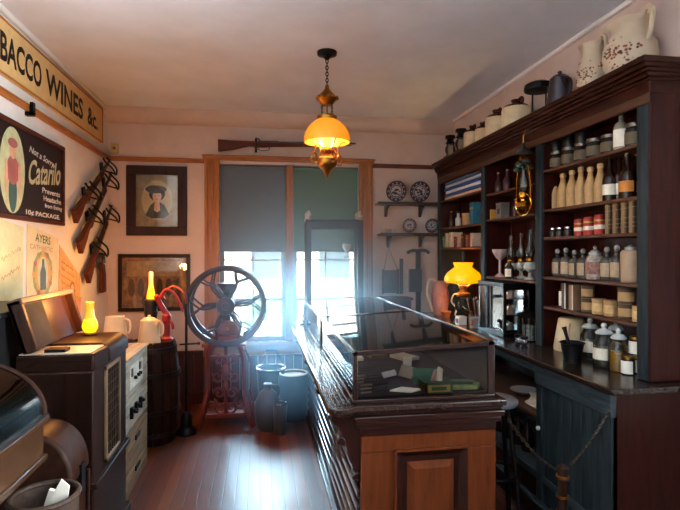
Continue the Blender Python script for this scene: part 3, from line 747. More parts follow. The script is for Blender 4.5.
# barrel
BX, BY = -.845, 4.24
t = thing('barrel', 'dark wooden barrel with iron hoops beside the crates', 'barrel', (BX, BY, 0))
b = MB(); n = 18
for k in range(n):
    a0, a1 = 2 * PI * k / n + .02, 2 * PI * (k + 1) / n - .02; vs = []; fs = []
    Z = [0, .1, .25, .4, .55, .7, .80]; R = [.165, .185, .205, .21, .205, .185, .168]
    for z_, r_ in zip(Z, R):
        for rr, aa in ((r_, a0), (r_, a1), (r_ - .02, a1), (r_ - .02, a0)): vs.append((BX + rr * math.cos(aa), BY + rr * math.sin(aa), z_))
    for i in range(6):
        for j in range(4): fs.append((i * 4 + j, i * 4 + (j + 1) % 4, i * 4 + 4 + (j + 1) % 4, i * 4 + 4 + j))
    fs += [(3, 2, 1, 0), (24, 25, 26, 27)]; b.add(vs, fs, W_DARK)
b.lathe((BX, BY, 0), [(0, .775), (.15, .775), (.15, .79), (0, .79)], W_DARK, 24)
b.build('staves', t)
for z_, r_ in ((.08, .183), (.26, .209), (.55, .208), (.74, .18)):
    b = MB(); open_lathe(b, (BX, BY), [(r_ + .002, z_ - .018), (r_ + .002, z_ + .018), (r_ - .012, z_ + .018), (r_ - .012, z_ - .018)], plain('hoop iron', '3a3436', .35, .8), 30); b.build('hoop', t)
# enamel pots on the barrel/crates
def pot(x, y, z, r, h, label, spout):
    t = thing('enamel_pot', label, 'pot', (x, y, z))
    b = MB(); b.lathe((x, y, z), [(0, 0), (r, 0), (r * 1.01, .01), (r * .78, h * .92), (r * .80, h * .95), (r * .70, h * .95), (r * .7, h * .92), (0, h * .9)], ENAMEL, 24); b.build('body', t)
    b = MB(); b.tube(spline([(x + r * .8, y - .01, z + h * .85), (x + r * 1.25, y - .02, z + h * .75), (x + r * 1.25, y - .02, z + h * .4), (x + r * .9, y - .01, z + h * .25)]), .008, ENAMEL); b.build('handle', t)
    if spout:
        b = MB(); b.lathe((x, y, z + h * .93), [(r * .74, 0), (r * .5, .02), (.012, .03), (.012, .04), (0, .045)], ENAMEL, 20); b.build('lid', t)
        b = MB(); b.tube([(x + r * .7, y - .03, z + h * .75), (x + r * 1.05, y - .06, z + h * .95)], [.018, .01], ENAMEL); b.build('spout', t)
    return t
pot(-1.05, 3.92, .855, .085, .19, 'white enamel pot without a lid standing behind the crates', 0)
pot(-.865, 4.18, .79, .085, .19, 'white enamel coffee pot with a lid on the barrel top', 1)
b = MB(); b.box(-1.17, -.95, 3.82, 4.02, 0, .853, W_DARK)
tag(b.build('plant_stand', loc=(-1.05, 3.95, 0), bev=.006), 'dark square stand between the crates and the barrel', 'stand')
PL = (-.885, 4.345)
t = thing('oil_lamp', 'glowing oil lamp on a tall dark pedestal behind the coffee pot', 'lamp', (PL[0], PL[1], .79))
b = MB(); b.lathe((PL[0], PL[1], .79), [(0, 0), (.06, 0), (.06, .015), (.03, .04), (.025, .12), (.045, .17), (.055, .22), (.05, .26), (.06, .29), (.055, .325), (.03, .335), (0, .34)], plain('dark pewter', '2a2a30', .35, .5), 20); b.build('base', t)
b = MB(); b.lathe((PL[0], PL[1], 1.125), [(.034, 0), (.034, .02), (.026, .06), (.019, .10)], glow('far chimney amber', 'ffa010', .8), 20); b.lathe((PL[0], PL[1], 1.125), [(.019, .10), (.016, .15), (.016, .22)], glow('far chimney pale', 'e89040', .3), 20); b.build('chimney', t)
# red pump
REDP = plain('red paint', '8c1c1c', .35)
t = thing('hand_pump', 'red cast iron hand pump on the barrel below the street picture', 'pump', (-.76, 4.30, .79))
b = MB(); b.lathe((-.755, 4.30, .79), [(0, 0), (.05, 0), (.05, .015), (.03, .03), (.028, .15), (.036, .16), (.036, .20), (.02, .22), (0, .22)], REDP, 18); b.build('body', t)
b = MB(); b.tube(spline([(-.755, 4.30, 1.0), (-.80, 4.29, 1.08), (-.835, 4.28, 1.16)]), [.03] + [.022] * 11 + [.014], REDP, 10); b.build('neck', t)
b = MB(); b.tube(spline([(-.755, 4.29, .95), (-.71, 4.28, .93), (-.70, 4.28, .88)]), .012, REDP); b.build('spout', t)
b = MB(); b.tube(spline([(-.82, 4.28, 1.10), (-.76, 4.28, 1.20), (-.68, 4.28, 1.16), (-.62, 4.28, 1.02)]), .010, REDP); b.build('handle', t)
# iron stand
t = thing('iron_stand', 'thin black iron stand with a crossbar left of the coffee mill', 'stand', (-.606, 4.35, 0))
b = MB(); b.tube([(-.606, 4.35, .1), (-.606, 4.35, 1.08)], .011, IRON, 10); b.build('pole', t)
b = MB(); b.tube([(-.66, 4.35, .74), (-.51, 4.35, .745)], .008, IRON); b.ball((-.505, 4.35, .745), .013, IRON, seg=8); b.build('crossbar', t)
b = MB(); b.tube(spline([(-.606, 4.35, 1.08), (-.62, 4.34, 1.17), (-.72, 4.42, 1.22), (-.80, 4.40, 1.16), (-.79, 4.40, 1.11)]), .011, IRONR); b.build('curved_arm', t)
b = MB(); b.lathe((-.606, 4.35, 0), [(0, 0), (.085, 0), (.08, .03), (.05, .06), (.045, .15), (.02, .18), (0, .18)], IRON, 20); b.build('base', t)

# ------------------------------------------------------------------ coffee mill
GX, GY, GZ = -.29, 4.42, 1.045
t = thing('coffee_mill', 'large two-wheeled cast iron coffee mill on a red-brown pedestal', 'coffee mill', (GX, GY + .05, 0))
def mill_wheel(y):
    b = MB(); open_ring = []
    vs = []; fs = []; n = 56
    prof = [(.345, -.022), (.345, .022), (.318, .022), (.300, .012), (.300, -.012), (.318, -.022)]
    for k in range(n):
        a = 2 * PI * k / n
        for r_, d_ in prof: vs.append((GX + r_ * math.cos(a), y + d_, GZ + r_ * math.sin(a)))
    m_ = len(prof)
    for k in range(n):
        k2 = (k + 1) % n
        for j in range(m_): fs.append((k * m_ + j, k * m_ + (j + 1) % m_, k2 * m_ + (j + 1) % m_, k2 * m_ + j))
    b.add(vs, fs, WHEEL); w = b.build('flywheel', t)
    b = MB()
    for k in range(6):
        a = 2 * PI * k / 6 + PI / 6 - .5
        def q(r, da): return (GX + r * math.cos(a + da), y, GZ + r * math.sin(a + da))
        b.tube(spline([q(.06, 0), q(.14, .12), q(.20, .10), q(.24, -.02), q(.305, -.20)]), .0085, WHEEL, 6)
        b.tube(spline([q(.06, 0), q(.14, -.02), q(.21, .06), q(.25, .18), q(.305, .24)]), .0085, WHEEL, 6)
    b.build('spokes', w)
    b = MB(); b.lathe((0, 0, 0), [(0, -.035), (.03, -.035), (.035, -.02), (.075, -.015), (.08, 0), (.075, .015), (0, .02)], WHEEL, 28, Matrix.Translation((GX, y, GZ)) @ Matrix.Rotation(-PI / 2, 4, 'X')); b.build('hub', w)
mill_wheel(GY); mill_wheel(GY + .26)
b = MB(); b.tube([(GX, GY - .03, GZ), (GX, GY + .29, GZ)], .016, IRON); b.build('axle', t)
b = MB(); b.lathe((GX, GY + .13, 0), [(0, .97), (.05, .97), (.07, 1.0), (.075, 1.06), (.055, 1.12), (.03, 1.14), (.035, 1.16), (.085, 1.22), (.088, 1.235), (0, 1.235)], WHEEL, 24); b.build('hopper', t)
b = MB(); b.lathe((GX, GY + .13, 0), [(.04, .90), (.03, .98)], WHEEL, 16); b.box(GX - .085, GX + .115, GY + .04, GY + .22, .79, .91, IRONR); b.build('grinding_box', t, bev=.01)
b = MB(); b.cbox((GX + .015, GY + .035, .85), (.13, .012, .07), IRONR); b.ball((GX + .015, GY + .022, .85), .014, BRASS, seg=10); b.build('drawer', t)
b = MB(); b.box(GX - .15, GX + .17, GY - .0, GY + .26, .695, .72, IRONR); b.box(GX - .12, GX + .14, GY + .02, GY + .24, .72, .79, IRONR); b.build('table_plate', t, bev=.006)
for sx in (-1, 1):
    for sy in (0, 1):
        yy = GY + (.02 if sy == 0 else .24); y2 = GY + (-.03 if sy == 0 else .29)
        b = MB(); P = [(GX + sx * .12, yy, .70), (GX + sx * .15, yy, .60), (GX + sx * .155, yy, .45), (GX + sx * .16, yy, .30), (GX + sx * .19, y2, .14), (GX + sx * .22, y2, .04), (GX + sx * .235, y2, .012)]
        b.tube(spline(P), [.028] * 13 + [.022] * 24, IRONR, 8); b.build('leg', t)
b = MB()
for sx in (-1, 1):
    yy = GY + .02
    for (cx_, cz_, r_, st) in ((.06, .58, .05, 0), (.07, .44, .055, 1), (.055, .30, .05, 0), (.12, .20, .055, 1), (.045, .17, .05, 2)):
        pts = []
        for k in range(26):
            a = st * 2 + k * .32; rr = r_ * (1 - k / 34)
            pts.append((GX + sx * (cx_ + rr * math.cos(a)), yy, cz_ + rr * math.sin(a)))
        b.tube(pts, .010, IRONR, 6)
b.tube([(GX, GY + .02, .70), (GX, GY + .02, .1)], .016, IRONR); b.ball((GX, GY + .005, .50), .04, IRONR, (1, .5, 1.3)); b.ball((GX, GY + .005, .36), .03, IRONR, (1, .5, 1.2))
b.build('scrollwork', t)
for q in ((GX - .21, GX + .21, GY, GY + .025, .09, .125), (GX - .17, GX + .17, GY, GY + .024, .60, .625), (GX - .15, GX + .15, GY + .03, GY + .24, .10, .12)):
    b = MB(); b.box(*q, IRONR); b.build('stretcher', t, bev=.004)
b = MB(); b.tube(spline([(GX + .10, GY + .03, .70), (GX + .19, GY - .0, .62), (GX + .22, GY - .01, .40), (GX + .235, GY - .02, .15), (GX + .25, GY - .03, .02)]), .009, IRONR); b.build('brace', t)

# jugs, pails by the window
STONE = plain('grey brown stoneware', '3a2e28', .4); PAILM = plain('pail tin', '2e2c2e', .4, .4); CROCKM = plain('dark crock', '211e22', .35)
t = thing('stoneware_jug', 'rounded brown stoneware jug on the floor in front of the pail', 'jug', (.065, 4.36, 0))
b = MB(); b.lathe((.065, 4.36, 0), [(0, 0), (.085, 0), (.10, .04), (.115, .14), (.105, .24), (.07, .31), (.035, .34), (.03, .37), (.036, .385), (.022, .39), (0, .38)], STONE, 26); b.build('body', t)
b = MB(); b.tube(spline([(.095, 4.34, .37), (.145, 4.33, .37), (.155, 4.33, .31), (.13, 4.34, .26)]), .011, STONE); b.build('handle', t)
t = thing('milk_pail', 'tin pail with a raised wire handle under the window', 'pail', (.10, 4.72, 0))
b = MB(); open_lathe(b, (.10, 4.72), [(.10, 0), (.135, .44), (.127, .44), (.093, .012)], PAILM, 28); b.lathe((.10, 4.72, 0), [(0, .005), (.10, .005), (.10, .02), (0, .02)], PAILM, 28); b.build('body', t)
b = MB(); b.ring((.10, 4.72, .442), .134, .007, NICKEL, 'Z'); b.build('rim', t)
b = MB(); b.tube([(-.03, 4.72, .44), (.06, 4.72, .60), (.14, 4.72, .60), (.23, 4.72, .44)], .005, NICKEL); b.tube([(.05, 4.72, .60), (.15, 4.72, .60)], .01, W_DARK); b.build('bail', t)
t = thing('tin_mug', 'small tin mug with a bright rim between jug and crock', 'mug', (.165, 4.22, 0))
b = MB(); open_lathe(b, (.165, 4.22), [(.05, 0), (.06, .25), (.055, .25), (.045, .01)], STONE, 22); b.lathe((.165, 4.22, 0), [(0, .003), (.05, .003), (.05, .015), (0, .015)], STONE, 20); b.build('body', t)
b = MB(); b.ring((.165, 4.22, .252), .058, .005, NICKEL, 'Z', 24, 6); b.build('rim', t)
t = thing('floor_crock', 'dark tall crock with a pale rim beside the counter', 'crock', (.33, 4.68, 0))
for o_ in (1,):
    b = MB(); open_lathe(b, (.30, 4.60), [(.125, 0), (.14, .1), (.14, .38), (.125, .41), (.115, .41), (.125, .36), (.12, .02)], CROCKM, 28); b.lathe((.30, 4.60, 0), [(0, .004), (.12, .004), (.12, .02), (0, .02)], CROCKM, 24); b.lathe((.30, 4.60, 0), [(0, .38), (.122, .38), (.122, .39), (0, .39)], ENAMEL, 28); b.build('body', t)
    b = MB(); b.ring((.30, 4.60, .412), .122, .008, ENAMEL, 'Z'); b.build('rim', t)

# ------------------------------------------------------------------ long shop counter
CX0, CX1, CY0, CY1 = .44, 1.06, 2.17, 4.72
t = thing('shop_counter', 'long dark wooden shop counter with a panelled end and moulded ledge', 'counter', (.75, 3.4, 0))
b = MB(); b.box(CX0 + .02, CX1, CY0 + .03, CY1, .0, .72, W_CASE); b.build('body', t)
# panelled end
b = MB()
b.box(CX0, CX1 + .005, CY0, CY0 + .035, 0, .10, W_PANEL); b.box(CX0, CX1 + .005, CY0, CY0 + .035, .62, .72, W_PANEL)
b.box(CX0, CX0 + .155, CY0, CY0 + .035, .10, .62, W_PANEL); b.box(CX1 - .135, CX1 + .005, CY0, CY0 + .035, .10, .62, W_PANEL)
e_ = b.build('end_panel', t, bev=.004)
b = MB()
px0, px1, pz0, pz1 = CX0 + .155, CX1 - .135, .10, .62
def bevel_frame(b, x0, x1, z0, z1, w, y0, y1, m):
    o_ = [(x0, z0), (x1, z0), (x1, z1), (x0, z1)]; i_ = [(x0 + w, z0 + w), (x1 - w, z0 + w), (x1 - w, z1 - w), (x0 + w, z1 - w)]
    vs = [(p[0], y0, p[1]) for p in o_] + [(p[0], y1, p[1]) for p in i_]
    b.add(vs, [(k, (k + 1) % 4, 4 + (k + 1) % 4, 4 + k) for k in range(4)], m)
bevel_frame(b, px0, px1, pz0, pz1, .03, CY0 - .012, CY0 + .018, W_CASE)
b.box(px0 - .006, px1 + .006, CY0 - .012, CY0 + .002, pz1, pz1 + .012, W_PANEL); b.box(px0 - .006, px0, CY0 - .012, CY0 + .002, pz0, pz1 + .012, W_PANEL); b.box(px1, px1 + .008, CY0 - .012, CY0 + .002, pz0, pz1 + .012, W_PANEL)
b.box(px0 + .02, px1 - .02, CY0 + .018, CY0 + .03, pz0 + .02, pz1 - .02, W_CASE)
bevel_frame(b, px0 + .055, px1 - .055, pz0 + .055, pz1 - .055, .03, CY0 + .018, CY0 + .002, W_PANEL)
b.box(px0 + .085, px1 - .085, CY0 + .002, CY0 + .02, pz0 + .085, pz1 - .085, W_PANEL)
b.build('raised_panel', e_)
# moulded frieze under the ledge
fp = [(.0, .70), (.012, .70), (.015, .735), (.028, .742), (.03, .762), (.045, .772), (.05, .80)]
b = MB()
for (o_, z0, z1) in ((.006, .695, .735), (.022, .735, .762), (.034, .762, .79), (.022, .79, .812)):
    b.box(CX0 - o_, CX1 + o_, CY0 - o_, CY1 + .0, z0, z1, W_CASE)
b.build('frieze', t, bev=.005)
b = MB()
def ledge(o_, z0, z1):
    pts = [(.285 - o_, 2.14), (.31 - o_ * .4, 2.10 - o_), (.36, 2.10 - o_), (.41, 2.13 - o_), (CX1 + .04 + o_, 2.13 - o_), (CX1 + .04 + o_, CY1 + .02), (.285 - o_, CY1 + .02)]
    b.prism(pts, 'XY', z0, z1, W_LEDGE)
W_LEDGE = wood('ledge wood', '1c1210', '30201c', .16, 6, 'Y')
ledge(0, .812, .84); ledge(-.012, .80, .812)
b.build('ledge', t, bev=.006)
b = MB()
for xx, z_ in ((.315, .843), (.335, .846), (.355, .85), (.375, .854)): b.box(xx, xx + .012, 2.15, 4.50, .838, z_, W_LEDGE)
b.build('ledge_moulding', t, bev=.003)
# left face: fluted strips, plinth and scroll brackets
b = MB()
for k in range(7):
    zz = .12 + k * .07; b.box(CX0 - .012 + .0, CX0 + .022, CY0 + .04, CY1, zz, zz + .045, W_LEDGE)
b.build('side_mouldings', t, bev=.008)
b = MB(); b.box(CX0 - .02, CX1 + .012, CY0 - .016, CY1, 0, .085, W_CASE); b.build('plinth', t, bev=.006)
b = MB(); b.box(CX0 - .034, CX0 - .0205, CY0 - .014, CY1, 0, .04, W_LEDGE); b.build('shoe_moulding', t, bev=.004)
br = [(CX0 + .005, .80), (.31, .80), (.31, .765), (.325, .745), (.345, .735), (.35, .70), (.335, .68), (.345, .655), (.375, .65), (.38, .61), (.40, .56), (.425, .53), (.425, .50), (CX0 + .005, .48)]
for k in range(4):
    yy = 2.19 + k * .82
    b = MB(); b.prism(br, 'XZ', yy, yy + .055, W_CASE); b.tube([(.352, yy - .004, .672), (.352, yy + .06, .672)], .02, W_CASE, 12); b.tube([(.418, yy - .004, .512), (.418, yy + .06, .512)], .017, W_CASE, 12); b.build('bracket', t, bev=.004)

# glass showcases on the counter
W_FRAME = wood('showcase frame', '170c0b', '28140f', .25, 5, 'Y')
CGL = glass('showcase pane', (.94, .97, .97), 1.3)
def showcase(y0, y1, label):
    x0, x1, zb, zl, zr = .40, 1.055, .84, 1.07, 1.10
    t = thing('glass_showcase', label, 'showcase', ((x0 + x1) / 2, (y0 + y1) / 2, zb), 'showcases on the counter')
    b = MB(); w = .02
    b.box(x0, x1, y0, y1, zb, zb + .018, W_FRAME); b.build('base', t, bev=.003)
    b = MB()
    for yy in (y0, y1 - w):
        b.box(x0, x0 + w, yy, yy + w, zb + .018, zl, W_FRAME); b.box(x1 - w * 1.5, x1, yy, yy + w, zb + .018, zr, W_FRAME)
        b.add([(x0, yy, zl - w), (x1, yy, zr - w), (x1, yy, zr), (x0, yy, zl), (x0, yy + w, zl - w), (x1, yy + w, zr - w), (x1, yy + w, zr), (x0, yy + w, zl)], [(0, 1, 2, 3), (4, 5, 6, 7), (0, 1, 5, 4), (3, 2, 6, 7), (0, 3, 7, 4), (1, 2, 6, 5)], W_FRAME)
    b.box(x0, x0 + w, y0, y1, zl - w, zl, W_FRAME); b.box(x1 - w, x1, y0, y1, zr - w, zr, W_FRAME)
    b.build('frame', t, bev=.002)
    b = MB(); b.box(x0 - .003, x0 + .008, y0, y1, zl - .004, zl + .004, NICKEL); b.build('metal_edge', t)
    b = MB(); b.box(x1 - .010, x1 + .003, y0, y1, zr - .004, zr + .004, NICKEL); b.build('metal_edge', t)
    b = MB(); b.box(x0 + w, x1 - w, y0 + .006, y0 + .010, zb + .018, zl - w + .004, CGL); b.build('front_glass', t)
    b = MB(); b.box(x0 + .006, x0 + .010, y0 + w, y1 - w, zb + .018, zl - w, CGL); b.build('side_glass', t)
    b = MB(); b.add([(x0 + .008, y0 + .003, zl - .006), (x1 - .01, y0 + .003, zr - .006), (x1 - .01, y1 - .003, zr - .006), (x0 + .008, y1 - .003, zl - .006), (x0 + .008, y0 + .003, zl - .002), (x1 - .01, y0 + .003, zr - .002), (x1 - .01, y1 - .003, zr - .002), (x0 + .008, y1 - .003, zl - .002)], [(0, 1, 2, 3), (4, 5, 6, 7), (0, 1, 5, 4), (1, 2, 6, 5), (2, 3, 7, 6), (3, 0, 4, 7)], CGL); b.build('top_glass', t)
    b = MB(); b.box(x1 - .012, x1 - .004, y0 + w, y1 - w, zb + .018, zr - w, plain('dark back panel', '1c1c22', .35)); b.build('back_panel', t)
    return t
showcase(2.16, 3.37, 'glass showcase on the counter holding knives and a green box')
showcase(3.40, 4.52, 'second glass showcase further along the counter towards the window')
ZF = .8595
b = MB(); b.box(.43, 1.03, 2.20, 3.32, ZF - .001, ZF + .003, plain('reflected blue lining', '1d2230', .8))  # blackish cloth with the blue of reflections put into its colour
tag(b.build('display_mat', loc=(.73, 2.8, ZF)), 'dark cloth mat lining the floor of the nearest showcase', 'mat')
ZF += .0035
# knives fanned out
def make_knife():
    t = thing('pocket_knife', 'k', 'knife', (0, 0, 0))
    b = MB(); b.box(0, .06, -.005, .005, 0, .009, plain('bone handle', '6e6054', .4)); b.build('handle', t, bev=.004)
    b = MB(); b.prism([(.06, -.004), (.13, -.0035), (.15, .002), (.13, .005), (.06, .004)], 'XY', .003, .006, plain('knife blade', '9aa2aa', .25, 1)); b.build('blade', t)
    return t
KN = Kind(make_knife)
for i in range(9):
    yy = 2.24 + i * .062
    KN.put((.45 + .012 * (i % 3), yy, ZF), f'{ORD[i]} bone-handled knife from the front in the fanned row inside the showcase', rz=.25 - .05 * i, scale=.9 + .05 * (i % 3), group='knives in the showcase')
b = MB(); b.prism([(-.07, .0), (.02, -.04), (.09, .0), (.0, .05)], 'XY', 0, .006, WHITE)
o = b.build('price_card', loc=(0, 0, 0)); tag(o, 'white lozenge-shaped card lying near the front of the showcase', 'card'); o.location = (.66, 2.26, ZF)
CARD2 = plain('grey card', 'b8b4ae', .6)
b = MB(); b.cbox((0, 0, .045), (.10, .03, .005), CARD2, (1.0, 0, .6)); o = tag(b.build('tilted_card'), 'pale grey card tilted up behind the knives', 'card'); o.location = (.655, 2.52, ZF - .028)
b = MB(); b.cbox((0, 0, .04), (.07, .07, .006), plain('brown card', '7a6a5c', .6), (.8, .2, -.5)); o = tag(b.build('brown_packet'), 'small brown packet leaning beside the grey card', 'packet'); o.location = (.735, 2.48, ZF - .006)
GREENB = plain('green tin', '3a6450', .35); GOLD = plain('gold print', 'b09a4c', .4, .5)
t = thing('green_box', 'green tin box with gold panel open in the showcase corner', 'box', (.81, 2.22, ZF))
b = MB(); x0, x1, y0, y1 = .735, .865, 2.185, 2.285
b.box(x0, x1, y0, y0 + .004, ZF, ZF + .052, GREENB); b.box(x0, x1, y1 - .004, y1, ZF, ZF + .052, GREENB); b.box(x0, x0 + .004, y0, y1, ZF, ZF + .052, GREENB); b.box(x1 - .004, x1, y0, y1, ZF, ZF + .052, GREENB); b.box(x0, x1, y0, y1, ZF, ZF + .045, GREENB)
b.build('body', t)
b = MB(); b.box(x0 + .012, x1 - .012, y0 - .001, y0 + .001, ZF + .008, ZF + .04, GOLD); b.box(x0 + .03, x1 - .03, y0 - .0015, y0, ZF + .016, ZF + .032, GREENB); b.build('gold_panel', t)
b = MB(); b.cbox((.775, 2.305, ZF + .055), (.12, .004, .07), GREENB, (-.35, 0, 0)); b.build('lid', t)
b = MB(); b.tube(spline([(.815, 2.23, ZF + .048), (.82, 2.235, ZF + .09), (.828, 2.235, ZF + .105)]), [.016] * 6 + [.014] * 6 + [.008], plain('ivory', 'd6c6a8', .4), 10)
tag(b.build('ivory_handle', loc=(.82, 2.235, ZF + .05)), 'small ivory figure handle standing in the green box', 'handle')
b = MB(); b.tube(spline([(.785, 2.23, ZF + .047), (.795, 2.235, ZF + .075), (.805, 2.24, ZF + .095)]), [.010] * 12 + [.006], plain('pink enamel', '9c6a68', .4), 8)
tag(b.build('pink_handle', loc=(.79, 2.235, ZF + .05)), 'slim pinkish handle standing in the green box', 'handle')
b = MB(); b.prism([(-.07, -.035), (.065, -.045), (.10, .0), (.06, .05), (-.06, .055), (-.09, .01)], 'XY', 0, .022, plain('green gold fan', '8a9a5a', .4, .2, .3, 30)); b.prism([(-.04, -.02), (.05, -.03), (.07, .0), (.04, .03), (-.05, .03)], 'XY', .022, .034, GREENB)
o = tag(b.build('folded_purse', bev=.003), 'flat green and gold purse lying right of the green box', 'purse'); o.location = (.935, 2.27, ZF)
b = MB(); b.box(.82, .87, 2.36, 2.363, ZF + .10, ZF + .14, WHITE)
b = MB(); b.cbox((0, 0, .03), (.05, .004, .05), WHITE, (.2, 0, 0)); o = tag(b.build('ticket'), 'small pale ticket standing at the back of the showcase floor', 'ticket'); o.location = (.82, 2.75, ZF - .004)
for i, (xx, yy, c_) in enumerate(((.55, 3.0, 'd8d0c0'), (.70, 3.05, '6a5a48'), (.86, 2.95, 'a8a49a'))):
    b = MB(); b.cbox((0, 0, .01), (.11, .15, .02), plain('tray ' + c_, c_, .5), (0, 0, .2 * i)); o = tag(b.build('flat_box', bev=.003), ('cream', 'brown', 'grey')[i] + ' flat box at the far end of the nearest showcase', 'box'); o.location = (xx, yy, ZF)
for i, (xx, c_) in enumerate(((.55, 'c8c8c8'), (.72, '806858'), (.9, 'd0c8b8'))):
    b = MB(); b.cbox((0, 0, .04), (.12, .2, .08), plain('tray ' + c_, c_, .5), (0, 0, .15 * i)); o = tag(b.build('gift_box', bev=.003), ('silver grey', 'brown', 'ivory')[i] + ' box inside the second showcase', 'box'); o.location = (xx, 3.95, .859)

# upright framed glass cabinet at the far end of the counter
t = thing('upright_vitrine', 'tall narrow glass cabinet with turned finials at the window end of the counter', 'cabinet', (.68, 4.62, .84))
VF = wood('vitrine wood', '241a18', '3a2c28', .3, 5, 'Z')
vx0, vx1, vy0, vy1 = .41, .935, 4.545, 4.73
b = MB(); b.box(vx0 - .05, vx1 + .03, vy0 - .01, vy1, .84, .87, VF); b.box(vx0 - .03, vx1 + .02, vy0 - .005, vy1, .87, .90, VF); b.build('base', t, bev=.008)
for xx in (vx0, vx1 - .05):
    for yy in (vy0, vy1 - .04):
        b = MB(); b.prism([(xx - .02, .90), (xx + .07, .90), (xx + .055, .96), (xx + .05, 1.05), (xx + .05, 1.80), (xx, 1.80), (xx, 1.05), (xx - .005, .96)], 'XZ', yy, yy + .04, VF)
        po = b.build('post', t, bev=.004)
        b = MB(); b.lathe((xx + .025, yy + .02, 1.80), [(.0, 0), (.028, 0), (.028, .012), (.012, .02), (.026, .045), (.02, .07), (.006, .085), (0, .09)], plain('pale finial', '9a948e', .35), 16); b.build('finial', po)
b = MB(); b.box(vx0 + .05, vx1 - .05, vy0, vy0 + .035, 1.72, 1.79, VF); b.box(vx0 + .05, vx1 - .05, vy1 - .035, vy1, 1.72, 1.79, VF); b.box(vx0, vx1, vy0 - .006, vy1 + .006, 1.785, 1.805, VF); b.build('top_rail', t, bev=.004)
b = MB(); b.box(vx0 + .05, vx1 - .05, vy0 + .012, vy0 + .016, .90, 1.73, GLASS); b.build('glass_door', t)
b = MB(); b.box(vx0 + .05, vx1 - .05, vy0 + .02, vy1 - .02, 1.45, 1.456, GLASS); b.box(vx0 + .05, vx1 - .05, vy0 + .02, vy1 - .02, 1.16, 1.166, GLASS); b.build('shelf', t)
b = MB(); b.lathe((.80, 4.64, 1.456), [(0, 0), (.03, 0), (.01, .02), (.008, .05), (.04, .09), (.045, .13), (.04, .13), (0, .06)], plain('pale china', 'c8d0d0', .2), 18)
tag(b.build('goblet', loc=(.8, 4.64, 1.456)), 'pale goblet on the upper shelf of the tall glass cabinet', 'goblet')

# ------------------------------------------------------------------ back wall plate shelves
W_SH2 = wood('plate shelf wood', '2e211d', '4a362e', .45, 5, 'X')
def wshelf(z, x0, x1, label):
    t = thing('wall_shelf', label, 'shelf', ((x0 + x1) / 2, YB, z), 'plate shelves')
    b = MB(); b.box(x0, x1, YB - .15, YB - .001, z - .022, z, W_SH2); b.build('board', t, bev=.003)
    b = MB(); b.box(x0, x1, YB - .152, YB - .140, z, z + .008, W_SH2); b.build('lip', t)
    for xx in (x0 + .10, x1 - .26):
        b = MB(); b.prism([(YB - .002, z - .022), (YB - .13, z - .022), (YB - .12, z - .04), (YB - .06, z - .06), (YB - .04, z - .10), (YB - .02, z - .13), (YB - .002, z - .14)], 'YZ', xx, xx + .03, W_SH2); b.build('bracket', t, bev=.003)
wshelf(2.02, 1.195, 1.93, 'upper dark plate shelf on the back wall'); wshelf(1.70, 1.22, 1.93, 'lower dark plate shelf on the back wall')
CHINA = plain('plate white', 'aca6a4', .2, 0, .03); CBLUE = plain('plate blue print', '2a2638', .2); CRED = plain('plate plum print', '5a3038', .2)
def plate(x, z, r, label):
    t = thing('china_plate', label, 'plate', (x, YB - .06, z), 'patterned plates')
    M = Matrix.Translation((x, YB - .085, z + r + .005)) @ Matrix.Rotation(.22, 4, 'X') @ Matrix.Rotation(PI / 2, 4, 'X')
    b = MB(); b.lathe((0, 0, 0), [(0, .0), (r * .6, .0), (r * .97, -.012 + .022), (r, .013), (r * .97, .017), (r * .62, .007), (0, .006)], CBLUE, 36, M); b.build('body', t)
    b = MB()
    b.ring((0, 0, .0165), r * .965, .003, CRED, 'Z', 40, 6, M=M); b.ring((0, 0, .008), r * .62, .0035, CHINA, 'Z', 36, 6, M=M)
    for k in range(12):
        a = k * PI / 6; b.ball((r * .80 * math.cos(a), r * .80 * math.sin(a), .0125), r * .075, CHINA, (1, 1, .25), 8, M)
    b.lathe((0, 0, .0062), [(0, 0), (r * .5, 0), (r * .5, .001), (0, .0012)], CHINA, 24, M)
    rr = random.Random(int(x * 100))
    for k in range(7):
        a = k * .9; q = r * (.10 + .3 * rr.random()); b.ball((q * math.cos(a), q * math.sin(a), .0072), r * (.07 + .07 * rr.random()), CBLUE, (1.3, 1, .12), 8, M)
    b.build('pattern', t)
plate(1.403, 2.03, .111, 'large patterned plate at the left of the upper shelf'); plate(1.658, 2.03, .111, 'large patterned plate at the right of the upper shelf')
plate(1.545, 1.71, .075, 'small patterned plate in the middle of the lower shelf'); plate(1.79, 1.71, .075, 'small patterned plate at the right of the lower shelf')
for i, xx in enumerate((1.28, 1.36)):
    b = MB(); b.lathe((xx, YB - .08, 1.701), [(0, 0), (.02, 0), (.025, .015), (.035, .05), (.033, .05), (0, .02)], CHINA, 18); b.tube(spline([(xx + .03, YB - .08, 1.745), (xx + .05, YB - .08, 1.735), (xx + .03, YB - .08, 1.715)]), .004, CHINA, 6)
    tag(b.build('teacup', loc=(xx, YB - .08, 1.7)), ('little white cup at the far left of the lower plate shelf', 'little white cup beside the small middle plate')[i], 'cup', 'little cups')
